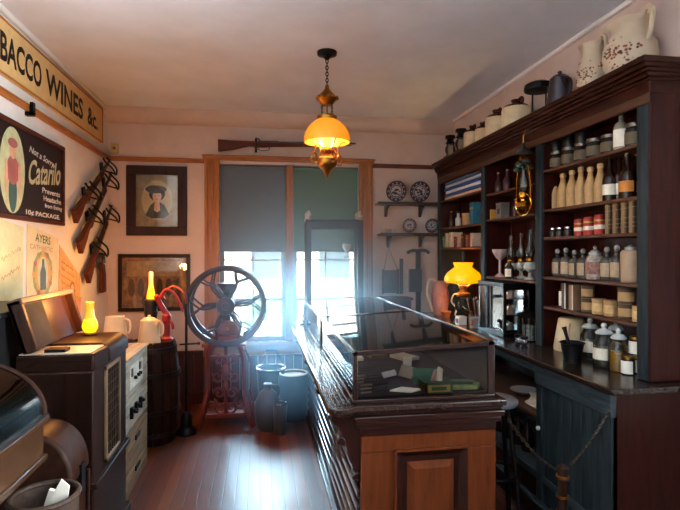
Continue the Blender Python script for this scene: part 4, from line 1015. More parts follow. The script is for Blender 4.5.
# hanging slate box and T-handled tool
t = thing('hanging_slate', 'dark slate hanging by a cord from the lower plate shelf', 'slate', (1.35, YB - .04, 1.1))
b = MB(); b.box(1.275, 1.435, YB - .045, YB - .03, 1.08, 1.32, plain('slate', '4a4648', .6)); b.box(1.265, 1.285, YB - .05, YB - .025, 1.07, 1.33, W_SH2); b.box(1.425, 1.445, YB - .05, YB - .025, 1.07, 1.33, W_SH2); b.build('board', t)
b = MB(); b.tube([(1.285, YB - .038, 1.33), (1.335, YB - .03, 1.56), (1.43, YB - .038, 1.33)], .004, W_SH2, 6); b.tube([(1.335, YB - .005, 1.555), (1.335, YB - .04, 1.56)], .005, IRON, 6); b.build('cord', t)
b = MB(); b.box(1.455, 1.49, YB - .05, YB - .03, 1.07, 1.44, W_SH2)
tag(b.build('paddle', loc=(1.47, YB - .04, 1.07)), 'narrow dark wooden paddle hanging next to the slate', 'paddle')
t = thing('post_tool', 'dark wooden tool with a T handle against the back wall', 'tool', (1.64, YB - .06, .6))
b = MB(); b.tube(spline([(1.53, YB - .06, 1.50), (1.58, YB - .06, 1.525), (1.65, YB - .06, 1.525), (1.72, YB - .06, 1.53), (1.77, YB - .06, 1.50)]), .017, W_SH2); b.build('handle', t)
b = MB(); b.box(1.625, 1.675, YB - .075, YB - .045, .0, 1.51, W_SH2); b.build('shaft', t, bev=.004)
b = MB(); b.box(1.555, 1.68, YB - .10, YB - .02, 1.09, 1.33, plain('tool iron', '3a3638', .45, .5)); b.build('head_block', t, bev=.006)
t = thing('panelled_cupboard', 'low dark panelled cupboard against the back wall under the slate', 'cupboard', (1.4, 5.0, 0))
W_CUP = wood('cupboard wood', '3a2a28', '54403a', .4, 5, 'Z')
b = MB(); b.box(1.17, 1.49, 4.86, YB - .11, 0, 1.03, W_CUP); b.build('body', t, bev=.006)
b = MB(); b.box(1.15, 1.505, 4.84, YB - .11, 1.03, 1.055, W_CUP); b.build('top', t, bev=.005)
b = MB(); b.box(1.21, 1.45, 4.852, 4.862, .55, .97, W_CUP); d_ = b.build('door', t, bev=.006)
b = MB(); b.ball((1.42, 4.842, .78), .012, BRASS, seg=10); b.build('knob', d_)

# ------------------------------------------------------------------ hutch on the right wall
HX, HXB = 1.80, XR - .004
PY = [(2.097, 2.160), (3.00, 3.06), (3.83, 3.885), (4.865, 4.905)]
ZB, ZT = .902, 2.26
t = thing('shelf_hutch', 'tall dark wooden shelf hutch with a moulded cornice, full of bottles and tins', 'hutch', (1.9, 3.5, ZB))
b = MB(); b.box(HXB - .012, HXB, 2.095, 4.905, ZB, 2.30, W_HUTCH); b.build('back_panel', t)
for i, (a_, c_) in enumerate(PY):
    b = MB(); b.box(HX, HXB - .012, a_ if i else 2.105, c_, ZB, ZT, W_HUTCH); b.build('divider', t)
    b = MB(); b.box(HX - .02, HX, a_ - .005, c_ + .005, ZB, ZT, W_GREY); b.build('post', t, bev=.003)  # blue-grey of the window light put into the post colour
b = MB(); b.box(HX - .018, HXB, 2.080, 2.105, ZB, 2.34, W_HUTCH); b.build('end_panel', t, bev=.003)
b = MB()
for (xo, z0, z1) in ((.022, 2.245, 2.30), (.03, 2.30, 2.315), (.045, 2.315, 2.335), (.058, 2.335, 2.352), (.075, 2.352, 2.372), (.085, 2.372, 2.40)):
    yo = 2.080 - (xo - .018) * .6
    b.box(HX - xo, HXB, yo, 4.915, z0, z1, W_HUTCHY)
b.build('cornice', t, bev=.004)
b = MB(); b.box(HX - .0225, HX - .02, 2.08, 4.9, 2.20, 2.245, wood('frieze strip', '38241a', '523626', .45, 5, 'Y')); b.box(HX - .02, HX, 2.08, 4.9, 2.195, 2.25, W_HUTCHY); b.build('frieze', t)
BAYS = {'near': (2.160, 3.00), 'mid': (3.06, 3.83), 'far': (3.885, 4.865)}
SH = {'near': [2.03, 1.776, 1.60, 1.35, 1.16], 'mid': [1.97, 1.765, 1.314], 'far': [2.02, 1.75, 1.555]}
for bay, (a_, c_) in BAYS.items():
    for z in SH[bay]:
        b = MB(); b.box(HX - .004, HXB - .012, a_ + .001, c_ - .001, z - .018, z, W_SHELF); b.build('shelf', t, bev=.003)
# base cabinets and worktop
BX0 = 1.55
b = MB(); b.box(1.525, XR - .002, 2.00, 4.93, .872, .90, wood('worktop wood', '1e1512', '33261f', .22, 6, 'Y'))
tag(b.build('countertop', loc=(1.78, 3.45, .872), bev=.006), 'long dark wooden worktop running under the hutch shelves', 'worktop')
t = thing('base_cabinet', 'dark base cabinet with plank doors and an open bay under the worktop', 'cabinet', (1.8, 3.4, 0))
b = MB(); b.box(BX0 + .005, XR - .004, 2.035, 2.06, 0, .871, W_HUTCH); b.build('end_panel', t, bev=.003)
b = MB(); b.box(XR - .02, XR - .004, 2.06, 4.91, 0, .871, W_HUTCH); b.box(BX0 + .03, XR - .02, 4.885, 4.91, 0, .871, W_HUTCH); b.box(BX0 + .03, XR - .02, 2.63, 2.65, .06, .75, W_HUTCH); b.build('carcass', t)
b = MB(); b.box(BX0 - .012, BX0 + .02, 2.03, 2.66, .765, .871, W_GREYY); b.box(BX0 - .005, BX0 + .02, 2.66, 4.91, .825, .871, W_GREYY); b.build('apron', t, bev=.004)
for yy in (2.035, 2.60, 3.29, 4.1, 4.85):
    b = MB(); b.box(BX0 - .004, BX0 + .03, yy, yy + .055, 0, .83, W_GREY); b.build('stile', t, bev=.003)
b = MB()
for k in range(4): b.box(BX0 + .004, BX0 + .022, 2.095 + k * .083, 2.095 + k * .083 + .079, .12, .762, W_GREY)
b.box(BX0 - .003, BX0 + .006, 2.10, 2.42, .15, .21, W_GREY)
d_ = b.build('door', t, bev=.003)
b = MB(); b.box(BX0 + .006, BX0 + .024, 2.43, 2.59, .12, .762, W_GREY); d2 = b.build('door', t, bev=.003)
b = MB(); b.ball((BX0 - .012, 2.62, .52), .013, plain('white knob', 'd8d4cc', .25), seg=12); b.build('knob', d2)
b = MB(); b.box(BX0 + .02, XR - .02, 2.66, 4.88, .55, .57, W_SHELF); b.build('shelf', t, bev=.003)
b = MB(); b.box(BX0 - .0, XR - .02, 2.06, 4.88, .22, .26, W_GREYY); b.box(BX0 - .03, BX0 + .02, 2.04, 4.88, .0, .10, W_HUTCHY); b.box(BX0 - .035, BX0 + .0, 2.04, 4.88, .10, .118, W_GREYY); b.build('bottom_rail', t, bev=.004)
b = MB()
for k in range(5): b.cbox((1.70 + .02 * k, 2.80 + .03 * k, .576 + .006 * k), (.16, .20, .005), WHITE, (0, 0, .3 * k))
tag(b.build('paper_stack', loc=(1.74, 2.86, .57)), 'loose stack of white papers on the shelf in the open base bay', 'papers')
b = MB(); b.lathe((1.72, 3.10, .57), [(0, 0), (.05, 0), (.09, .03), (.088, .034), (.05, .006), (0, .006)], CHINA, 24); tag(b.build('white_bowl', loc=(1.72, 3.1, .57)), 'white dish beside the papers in the open base bay', 'dish')
b = MB(); b.cbox((1.66, 2.72, .66), (.01, .14, .17), WHITE, (0, .35, .1)); tag(b.build('white_folder', loc=(1.66, 2.72, .58)), 'white folder leaning upright inside the open base bay', 'folder')

# ------------------------------------------------------------------ shelf goods
def yat(px, x):                      # where along the hutch something at depth x stands
    r = (px - 340) / 505; s_, c_ = math.sin(math.radians(9)), math.cos(math.radians(9))
    return x * (c_ - r * s_) / (s_ + r * c_)
def lathe_thing(name, prof, m, parts=(), seg=16):
    def f():
        b = MB(); b.lathe((0, 0, 0), prof, m, seg); o = b.build(name); tag(o, 'x', 'bottle')
        for pn, pp, pm in parts:
            b = MB()
            if callable(pp): pp(b, pm)
            else: b.lathe((0, 0, 0), pp, pm, seg)
            b.build(pn, o)
        return o
    return f
DARKG = plain('dark jar glass', '2a2622', .15, 0, .2); TINL = plain('dull tin', '6a625a', .35, .7); BRG = plain('brown bottle glass', '241510', .12)
TAN = plain('tan stoneware', 'b08c5e', .4); REDT = plain('red tin paint', '9c2a26', .4); KHAKI = plain('khaki tin', 'a8895c', .45); BRT = plain('brown tin', '4a3628', .4)
LABW = plain('white bottle label', 'dcd4c0', .6, 0, .08, 40); LABO = plain('orange bottle label', 'c07a34', .6, 0, .12, 40)
def part_label(r, z0, z1, arc=1.2, ctr=PI):
    def f(b, m):
        n = 10; vs = []; fs = []
        for k in range(n + 1):
            a = ctr + 0.35 - arc + 2 * arc * k / n
            for z in (z0, z1): vs.append((r * math.cos(a), r * math.sin(a), z))
        for k in range(n): fs.append((2 * k, 2 * k + 2, 2 * k + 3, 2 * k + 1))
        b.add(vs, fs, m)
    return f
XS = 1.885
# row 1
JAR = Kind(lathe_thing('storage_jar', [(0, 0), (.042, 0), (.045, .008), (.045, .09), (.038, .10), (0, .10)], DARKG, [('lid', [(0, .10), (.043, .10), (.043, .118), (0, .12)], TINL), ('paper_label', part_label(.0455, .02, .075), plain('faded label', '5c503e', .7))]))
TJAR = Kind(lathe_thing('dark_canister', [(0, 0), (.044, 0), (.044, .145), (.03, .16), (0, .162)], plain('black japanned tin', '1a1614', .3), [('band', [(.0445, .11), (.046, .112), (.046, .12), (.0445, .122)], BRASS)]))
z = 2.03
for i, px in enumerate((557, 569, 582)):
    JAR.put((XS, yat(px, XS), z), f'{ORD[i]} banded jar from the left under the canisters on the top shelf', group='jars on the top hutch shelf', rz=0)['category'] = 'jar'
    TJAR.put((XS, yat(px, XS), z + .121), f'black canister on the {ORD[i]} banded jar of the top shelf', scale=(1, 1, .62), group='canisters stacked on the jars')['category'] = 'canister'
for i, (px, s_) in enumerate(((595, 1.0), (610, .95), (635, 1.08))):
    JAR.put((XS, yat(px, XS), z), f'{("wide dark", "plain dark", "tall pale-lidded")[i]} jar standing alone on the top hutch shelf', scale=(1.05, 1.05, s_), group='jars on the top hutch shelf')['category'] = 'jar'
CB = Kind(lathe_thing('clear_bottle', [(0, 0), (.034, 0), (.036, .01), (.036, .12), (.03, .14), (.012, .155), (.012, .185), (.016, .188), (.016, .198), (0, .2)], plain('cloudy bottle', '8a8474', .2), [('paper_label', part_label(.0366, .02, .11, 1.4), LABW)]))
CB.put((XS - .03, yat(621, XS - .03), z), 'pale bottle with a tall white label on the top hutch shelf')
# row 2
z = 1.776
SB = Kind(lathe_thing('stoneware_bottle', [(0, 0), (.033, 0), (.036, .01), (.036, .11), (.028, .145), (.016, .18), (.013, .215), (.017, .218), (.017, .232), (0, .234)], TAN, [('collar', [(.0135, .205), (.0185, .212), (.0185, .232), (.01, .236)], plain('pale tan glaze', 'c4a274', .35))]))
for i, px in enumerate((554, 563, 572, 581, 590.5, 600.5)):
    SB.put((XS, yat(px, XS), z), f'{ORD[i]} tan stoneware bottle from the left in the row of six', scale=(1, 1, .94 + .02 * (i % 4)), group='tan stoneware bottles')
def wine(lab): return lathe_thing('wine_bottle', [(0, 0), (.036, 0), (.038, .01), (.038, .15), (.03, .18), (.014, .205), (.013, .27), (.016, .272), (.016, .285), (0, .287)], BRG, [('paper_label', part_label(.0386, .045, .115, 1.3), lab), ('cork', [(.012, .285), (.012, .295), (0, .296)], CORK)])
WB = Kind(wine(LABW)); WBO = Kind(wine(LABO))
WB.put((XS - .01, yat(610, XS - .01), z), 'dark wine bottle with a white label beside the stoneware bottles', scale=(1, 1, .82), group='dark wine bottles')
WB.put((XS + .03, yat(619, XS + .03), z), 'dark wine bottle half hidden between the two labelled front bottles', scale=(1, 1, .84), group='dark wine bottles')
WBO.put((XS - .02, yat(627.5, XS - .02), z), 'dark wine bottle with an orange label near the right end of the row', scale=(1.08, 1.08, .80), group='dark wine bottles')
WBO.put((XS + .05, yat(637, XS + .05), z), 'orange-labelled dark wine bottle furthest right behind its neighbour', scale=(1, 1, .8), group='dark wine bottles')
# row 3
z = 1.60
SJ = Kind(lathe_thing('small_jar', [(0, 0), (.027, 0), (.028, .04), (.02, .05), (0, .05)], DARKG, [('lid', [(0, .05), (.023, .05), (.023, .06), (0, .061)], NICKEL)]))
for i, px in enumerate((553, 560, 568)):
    SJ.put((XS - .02, yat(px, XS - .02), z), f'{ORD[i]} little dark jar from the left beside the red tins', group='little dark jars')['category'] = 'jar'
def red_tin():
    o = lathe_thing('red_tin', [(0, 0), (.031, 0), (.031, .095), (.028, .098), (.028, .104), (0, .104)], REDT, [('white_band', [(.0312, .03), (.0316, .032), (.0316, .05), (.0312, .052)], LABW), ('gold_band', [(.0312, .07), (.0316, .071), (.0316, .078), (.0312, .079)], GOLD)])()
    return o
RT = Kind(red_tin)
for i, px in enumerate((579.5, 589, 600)):
    RT.put((XS - .02, yat(px, XS - .02), z), f'{("left", "middle", "right")[i]}most'.replace('middlemost', 'middle') + ' one of the three red tins in a row', scale=(1, 1, .96 + .06 * i), group='red tins')['category'] = 'tin'
def book_tin():
    b = MB(); b.box(-.05, .05, -.019, .019, 0, .165, BRT); o = b.build('tall_tin', bev=.004); tag(o, 'x', 'tin')
    b = MB()
    for zz in (.03, .05, .075, .125, .15): b.box(-.0512, .0, -.0195, .0195, zz, zz + .005, plain('dull gilt', '7a6444', .45))
    b.box(-.052, -.05, -.01, .01, .0, .165, plain('dull gilt', '7a6444', .45))
    b.build('bands', o); return o
BT = Kind(book_tin)
for i, px in enumerate((610.5, 618, 627, 635)):
    BT.put((XS - .02, yat(px + 5, XS - .02), z), f'{ORD[i]} tall banded brown tin from the left next to the red tins', scale=(1, 1, .95 + .02 * i), group='tall banded tins')
# row 4 : apothecary bottles
z = 1.35
def apoth():
    o = lathe_thing('apothecary_bottle', [(0, 0), (.031, 0), (.034, .008), (.034, .105), (.028, .12), (.012, .13), (.012, .145), (.02, .148), (.02, .153), (0, .153)], plain('smoky bottle glass', '4e4c48', .1, 0, .3, 10), [('stopper', [(0, .153), (.010, .155), (.016, .168), (.010, .182), (0, .185)], plain('glass stopper', '9a9a98', .08)), ('paper_label', part_label(.0345, .02, .095, .75), plain('tan label', 'a48e72', .6, 0, .15, 30))])()
    return o
AP = Kind(apoth)
for i, px in enumerate((549.5, 557.5, 566, 574.5, 583)):
    AP.put((XS, yat(px, XS), z), f'{ORD[i]} stoppered apothecary bottle from the left before the wide jar', scale=(1, 1, .92 + .04 * (i % 3)), group='apothecary bottles', rz=.2 * (i % 3) - .2)
OJ = lathe_thing('ornate_jar', [(0, 0), (.045, 0), (.05, .02), (.05, .11), (.042, .13), (.03, .14), (0, .14)], plain('pale print jar', 'a0948a', .2, 0, .35, 40), [('lid', [(0, .14), (.034, .14), (.034, .15), (.02, .165), (.008, .17), (.012, .185), (0, .195)], plain('glass stopper', '9a9a98', .08)), ('print', part_label(.0504, .03, .1, 1.1), plain('red brown print', '8c6458', .6, 0, .4, 60))])()
OJ['label'] = 'wide ornate jar with a reddish print amid the apothecary bottles'; OJ['category'] = 'jar'; OJ.location = (XS, yat(595, XS), z)
for i, px in enumerate((607, 617)):
    AP.put((XS, yat(px, XS), z), f'{("left", "right")[i]} one of two stoppered bottles just right of the ornate jar', scale=(1.05, 1.05, 1.0 + .05 * i), group='apothecary bottles', rz=.1)
TJ = lathe_thing('tan_jar', [(0, 0), (.048, 0), (.05, .01), (.05, .15), (.04, .165), (0, .166)], plain('tan jar glaze', 'a0866c', .35), [('stopper', [(0, .166), (.03, .166), (.03, .18), (.012, .19), (0, .195)], plain('glass stopper', '9a9a98', .08))])()
TJ['label'] = 'broad tan jar at the right end of the apothecary bottle row'; TJ['category'] = 'jar'; TJ.location = (XS, yat(631, XS), z)
# row 5
z = 1.16
MB5 = Kind(lathe_thing('brown_flask', [(0, 0), (.026, 0), (.028, .006), (.028, .10), (.016, .12), (.012, .14), (.015, .142), (.015, .15), (0, .15)], plain('brown flask glass', '3a2018', .15), [('paper_label', part_label(.0286, .01, .1, .5), LABW)]))
for i, px in enumerate((553, 562.5)):
    MB5.put((XS, yat(px, XS), z), f'{("left", "right")[i]} one of two brown flasks on the lowest hutch shelf', group='brown flasks', rz=.3 * i)
b5 = [(570, .045, .155, BRT), (577.5, .045, .15, plain('tan box', '8c6c52', .5))]
for i, (px, w, h, m) in enumerate(b5):
    b = MB(); b.box(-.045, .045, -.02, .02, 0, h, m); b.box(-.0456, -.044, -.021, -.013, 0, h, LABW); o = tag(b.build('packet_box', loc=(0, 0, 0)), ('dark upright packet box with a pale edge beside the flasks', 'tan upright packet box with a pale edge beside the stacked tins')[i], 'box'); o.location = (XS, yat(px, XS), z)
CT = Kind(lathe_thing('round_tin', [(0, 0), (.036, 0), (.036, .062), (.0375, .063), (.0375, .076), (0, .077)], BRT, [('paper_label', part_label(.0364, .012, .055, 1.4), KHAKI)]))
TT = Kind(lathe_thing('tan_tin', [(0, 0), (.036, 0), (.036, .072), (.0375, .073), (.0375, .085), (0, .086)], KHAKI, [('paper_label', part_label(.0364, .015, .06, 1.0), plain('tan tin label', 'c4a878', .6, 0, .2, 50))]))
yy = yat(588, XS)
CT.put((XS, yy, z), 'brown round tin at the bottom of the left two-tin stack', group='stacked brown tins')['category'] = 'tin'
CT.put((XS, yy, z + .0775), 'brown round tin on top of the left two-tin stack', group='stacked brown tins')['category'] = 'tin'
for i, px in enumerate((600.5, 612.5)):
    TT.put((XS - .01, yat(px, XS), z), f'{("left", "right")[i]} one of two tan tins side by side on the lowest hutch shelf', group='tan tins')['category'] = 'tin'
yy = yat(627, XS)
CT.put((XS, yy, z), 'brown round tin at the bottom of the right-hand stack', scale=(1.2, 1.2, 1), group='stacked brown tins')['category'] = 'tin'
CT.put((XS, yy, z + .0775), 'brown round tin on top of the right-hand stack', scale=(1.2, 1.2, 1.1), group='stacked brown tins')['category'] = 'tin'
TT.put((XS - .03, yat(639, XS - .03), z), 'pale tan tin at the far right end of the lowest hutch shelf', group='tan tins', scale=(.8, .8, .9))['category'] = 'tin'

# on the worktop
zc = .9005
t = thing('tan_crock', 'tall tapered cream crock behind the mortar on the worktop', 'crock', (1.90, 2.86, zc))
b = MB(); b.lathe((1.90, 2.86, zc), [(0, 0), (.10, 0), (.102, .02), (.075, .19), (.065, .20), (0, .20)], CREAM, 26); b.build('body', t)
b = MB(); b.tube(spline([(1.85, 2.80, zc + .17), (1.815, 2.76, zc + .15), (1.81, 2.755, zc + .1), (1.83, 2.785, zc + .06)]), .008, CREAM); b.build('handle', t)
b = MB(); open_lathe(b, (1.70, 2.55), [(.05, zc), (.045, zc + .015), (.06, zc + .10), (.068, zc + .105), (.062, zc + .11), (.052, zc + .10), (.035, zc + .02), (.0, zc + .015), (0, zc)], IRON, 28); tag(b.build('mortar', loc=(1.70, 2.55, zc)), 'black iron mortar on the worktop in front of the cream crock', 'mortar')
b = MB(); b.tube([(1.705, 2.555, zc + .025), (1.70, 2.60, zc + .13), (1.698, 2.615, zc + .165), (1.697, 2.622, zc + .18)], [.016, .009, .011, .014], IRON, 10)
tag(b.build('pestle', loc=(1.7, 2.55, zc)), 'black pestle leaning in the iron mortar', 'pestle')
def candy(fill, lab):
    def f():
        b = MB(); b.lathe((0, 0, 0), [(0, 0), (.05, 0), (.053, .01), (.053, .13), (.04, .15), (.036, .165), (.04, .17), (0, .17)], BOTTLE, 24); o = b.build('glass_jar'); tag(o, 'x', 'jar')
        b = MB(); b.lathe((0, 0, 0), [(0, .172), (.042, .172), (.045, .178), (.03, .195), (.010, .2), (.016, .215), (.01, .228), (0, .23)], plain('glass lid', 'b4bcbc', .08), 20); b.build('lid', o)
        b = MB(); b.lathe((0, 0, 0), [(0, .004), (.048, .004), (.049, .10), (0, .105)], fill, 20); b.build('contents', o)
        if lab:
            b = MB(); part_label(.0536, .04, .10, .9)(b, LABW); b.build('paper_label', o)
        return o
    return f
DKF = plain('dark candy', '4a3a26', .4, 0, .5, 60); AMBF = plain('amber oil', 'a8711c', .2, 0, .2, 8); OLV = plain('olive filling', '6a6438', .4, 0, .5, 60)
CJ = Kind(candy(DKF, 1))
CJ.put((1.86, yat(590, 1.86), zc), 'lidded glass jar with white label left of the row on the worktop', group='lidded glass jars')
CJ.put((1.80, yat(604, 1.80), zc), 'lidded glass jar with white label next to the amber jar', group='lidded glass jars')
o = candy(AMBF, 0)(); o.location = (1.80, yat(618.5, 1.80), zc); o['label'] = 'lidded glass jar filled with amber liquid on the worktop'; o.scale = (.85, .85, .95)
o = candy(OLV, 0)(); o.location = (1.92, yat(616, 1.92), zc); o['label'] = 'lidded glass jar with olive filling behind the amber jar'; o.scale = (.9, .9, 1.05)
WJ = Kind(lathe_thing('white_label_jar', [(0, 0), (.03, 0), (.031, .07), (.026, .075), (0, .075)], BRG, [('lid', [(0, .075), (.029, .075), (.029, .09), (0, .091)], BRASS), ('paper_label', part_label(.0316, .006, .068, 1.3), WHITE)]))
WJ.put((1.80, yat(628, 1.80), zc), 'white-labelled jar standing by the amber jar near the hutch post', group='white-labelled jars')['category'] = 'jar'
WJ.put((1.86, yat(636, 1.86), zc), 'white-labelled jar at the bottom of the pair by the hutch post', group='white-labelled jars')['category'] = 'jar'
WJ.put((1.86, yat(636, 1.86), zc + .0915), 'white-labelled jar stacked on another by the hutch post', group='white-labelled jars')['category'] = 'jar'
# small black display cabinet
t = thing('display_cabinet', 'small black glass display cabinet with mirrored shelves on the worktop', 'cabinet', (1.80, 3.55, zc))
dx0, dx1, dy0, dy1, dz0, dz1 = 1.71, 1.93, 3.36, 3.76, zc, 1.285
b = MB(); b.box(dx0 - .01, dx1, dy0 - .01, dy1 + .01, dz0, dz0 + .03, BLACK); b.box(dx0 - .01, dx1, dy0 - .01, dy1 + .01, dz1 - .03, dz1, BLACK); b.box(dx1 - .015, dx1, dy0, dy1, dz0 + .03, dz1 - .03, BLACK)
for yy in (dy0, dy0 + .205, dy1 - .02): b.box(dx0, dx0 + .02, yy, yy + .02, dz0 + .03, dz1 - .03, BLACK)
b.box(dx0, dx1, dy0, dy0 + .012, dz0 + .03, dz0 + .05, BLACK); b.box(dx0, dx1, dy0, dy0 + .012, dz1 - .05, dz1 - .03, BLACK); b.box(dx1 - .03, dx1, dy0, dy0 + .012, dz0 + .03, dz1 - .03, BLACK)
b.build('frame', t, bev=.002)
b = MB(); b.box(dx1 - .02, dx1 - .0155, dy0 + .02, dy1 - .02, dz0 + .03, dz1 - .03, MIRROR); b.build('mirror_back', t)
b = MB()
for zz in (1.05, 1.165): b.box(dx0 + .012, dx1 - .02, dy0 + .014, dy1 - .02, zz, zz + .008, plain('red shelf edge', '7a3a34', .3))
b.build('shelf', t)
b = MB(); b.box(dx0 + .008, dx0 + .011, dy0 + .02, dy1 - .02, dz0 + .03, dz1 - .03, GLASS); b.build('glass_door', t)
b = MB(); b.box(dx0 + .02, dx1 - .03, dy0 + .005, dy0 + .008, dz0 + .05, dz1 - .05, GLASS); b.build('side_glass', t)
b = MB(); b.lathe((dx0 + .015, dy1 - .08, dz0 + .03), [(.055, 0), (.055, .32)], plain('etched silver', '74787c', .25, .9, .3, 40), 24); b.build('silvered_column', t)
for i, (xx, yy, zz) in enumerate(((1.80, 3.42, 1.058), (1.82, 3.50, 1.058), (1.80, 3.43, 1.173), (1.82, 3.51, 1.173), (1.80, 3.43, .931), (1.82, 3.51, .931))):
    b = MB(); b.lathe((0, 0, 0), [(0, 0), (.022, 0), (.025, .035), (.02, .05), (.012, .055), (.012, .065), (0, .066)], (CHINA, NICKEL)[i % 2], 16); o = tag(b.build('small_vial'), f'{("white", "silver")[i % 2]} vial on the {("middle", "middle", "upper", "upper", "lowest", "lowest")[i]} shelf of the black display cabinet', 'vial', 'vials in the display cabinet'); o.location = (xx, yy, zz)
# glass jar with black lid, little black stand
t = thing('ribbed_glass_jar', 'ribbed glass cylinder jar with a black knobbed lid right of the display cabinet', 'jar', (1.82, 3.20, zc))
b = MB(); b.lathe((1.82, 3.22, zc), [(0, .0), (.07, 0), (.07, .16), (.066, .16), (.066, .008), (0, .008)], GLASS, 32); b.build('body', t)
b = MB()
for k in range(16):
    a = k * PI / 8; b.tube([(1.82 + .071 * math.cos(a), 3.22 + .071 * math.sin(a), zc + .005), (1.82 + .071 * math.cos(a), 3.22 + .071 * math.sin(a), zc + .155)], .003, NICKEL, 6)
b.build('ribs', t)
b = MB(); b.lathe((1.82, 3.22, zc), [(0, .161), (.078, .161), (.08, .175), (.06, .19), (.025, .20), (.01, .21), (.016, .225), (0, .232)], BLACK, 28); b.build('lid', t)
b = MB(); b.lathe((1.82, 3.22, zc), [(0, .009), (.06, .009), (.06, .10), (0, .11)], plain('pale filling', 'b8b4ae', .5, 0, .4, 50), 24); b.build('contents', t)
for i, yy in enumerate((2.99, 3.06)):
    b = MB(); b.lathe((1.66, yy, zc), [(0, 0), (.025, 0), (.025, .008), (.018, .012), (.018, .05), (.026, .055), (.026, .07), (0, .072)], BLACK, 18); b.lathe((1.66, yy, zc), [(.0185, .018), (.0195, .02), (.0195, .045), (.0185, .047)], NICKEL, 18)
    tag(b.build('opera_glass', loc=(1.66, yy, zc)), ('near', 'far')[i] + ' one of two short black metal cups before the ribbed jar', 'cup', 'black metal cups')
# lamp with yellow shade
YSH = glow('yellow shade glass', 'ffae00', .28, 'e8ac18')
t = thing('table_lamp', 'table lamp with a glowing yellow dome shade on the worktop', 'lamp', (1.80, 4.26, zc))
TX, TY = 1.80, 4.30
b = MB(); b.lathe((TX, TY, zc), [(0, 0), (.075, 0), (.078, .012), (.03, .03), (.02, .06), (.035, .10), (.05, .14), (.04, .18), (.02, .20), (0, .20)], plain('black lamp base', '1e1a18', .3), 24); b.build('base', t)
b = MB(); b.lathe((TX, TY, zc), [(0, .20), (.05, .205), (.062, .22), (.062, .24), (.035, .25), (.028, .275), (.04, .285), (.04, .31), (0, .312)], BRASS, 24); b.build('oil_font', t)
b = MB(); pr = [(.075, 1.225), (.155, 1.235), (.168, 1.255), (.165, 1.285), (.14, 1.325), (.10, 1.355), (.078, 1.375), (.085, 1.405), (.092, 1.413), (.082, 1.413), (.074, 1.40), (.068, 1.375), (.095, 1.345), (.13, 1.318), (.155, 1.283), (.158, 1.258), (.15, 1.243), (.07, 1.233)]
open_lathe(b, (TX, TY), pr, YSH, 36); b.build('lamp_shade', t)
b = MB(); b.lathe((TX, TY, 1.212), [(.022, 0), (.03, .03), (.025, .08), (.016, .15), (.014, .30), (.012, .30)], glass('warm glass', (1, .92, .8)), 18); b.build('chimney', t)
b = MB()
for k in range(3):
    a = k * 2.1; b.tube([(TX + .04 * math.cos(a), TY + .04 * math.sin(a), 1.20), (TX + .08 * math.cos(a), TY + .08 * math.sin(a), 1.232)], .004, BRASS, 6)
b.ring((TX, TY, 1.229), .085, .005, BRASS); b.build('shade_holder', t)
b = MB(); b.tube(spline([(TX - .03, TY - .02, zc + .22), (TX - .10, TY - .04, zc + .235), (TX - .13, TY - .05, zc + .17), (TX - .08, TY - .04, zc + .11), (TX - .10, TY - .05, zc + .05)]), .007, ENAMEL); b.build('handle', t)
# apple parer / clutter
t = thing('apple_parer', 'black iron crank parer clamped to the worktop below the yellow lamp', 'parer', (1.70, 4.18, zc))
b = MB(); b.box(1.64, 1.76, 4.10, 4.13, zc, zc + .02, IRON); b.tube([(1.70, 4.115, zc + .02), (1.70, 4.115, zc + .16)], .012, IRON); b.build('stand', t)
b = MB(); b.ring((1.70, 4.09, zc + .15), .055, .008, IRON, 'Y', 28)
for k in range(6): b.tube([(1.70, 4.09, zc + .15), (1.70 + .055 * math.cos(k * PI / 3), 4.09, zc + .15 + .055 * math.sin(k * PI / 3))], .005, IRON, 6)
b.build('gear', t)
b = MB(); b.tube([(1.70, 4.08, zc + .15), (1.76, 4.07, zc + .10)], .006, NICKEL); b.tube([(1.76, 4.07, zc + .10), (1.76, 4.03, zc + .10)], .009, W_OAK); b.build('crank', t)
WHISK = plain('pale wire', 'b8a890', .35, .6)
for i in range(7):
    b = MB(); x_, y_ = 1.79 + .014 * (i % 3), 3.93 + .028 * i; b.tube([(x_, y_, zc + .02), (x_ - .05, y_ - .07 + .02 * (i % 4), zc + .20 + .01 * (i % 3))], .004, (WHISK, IRON)[i % 2], 6); b.ball((x_ - .05, y_ - .07 + .02 * (i % 4), zc + .205 + .01 * (i % 3)), .009, (WHISK, IRON)[i % 2], (1, 1, 1.5), 8)
    tag(b.build('utensil', loc=(x_, y_, zc)), f'{ORD[i]} thin {("pale", "black")[i % 2]} wire utensil from the near side in the holder under the lamp', 'utensil', 'utensils under the lamp')
b = MB(); open_lathe(b, (1.80, 4.015), [(.0, zc), (.058, zc), (.058, zc + .075), (.054, zc + .075), (.054, zc + .006), (0, zc + .006)], plain('brown tin cup', '5c4030', .4), 24); b.v = [(v[0], 4.015 + (v[1] - 4.015) * 1.9, v[2]) for v in b.v]
tag(b.build('utensil_holder', loc=(1.8, 4.0, zc)), 'oval brown holder of wire utensils under the yellow lamp', 'holder')
b = MB(); b.box(1.63, 1.70, 3.99, 4.06, zc, zc + .07, WHITE); b.box(1.629, 1.631, 4.0, 4.05, zc + .015, zc + .05, REDT)
tag(b.build('white_carton', loc=(1.66, 4.02, zc)), 'small white carton with a red patch in front of the utensils', 'carton')
t = thing('china_mug', 'white mug with a dark red number three beside the display cabinet', 'mug', (1.72, 3.87, zc))
b = MB(); open_lathe(b, (1.70, 3.84), [(0, zc), (.036, zc), (.04, zc + .085), (.036, zc + .085), (.032, zc + .008), (0, zc + .008)], CHINA, 24); b.build('body', t)
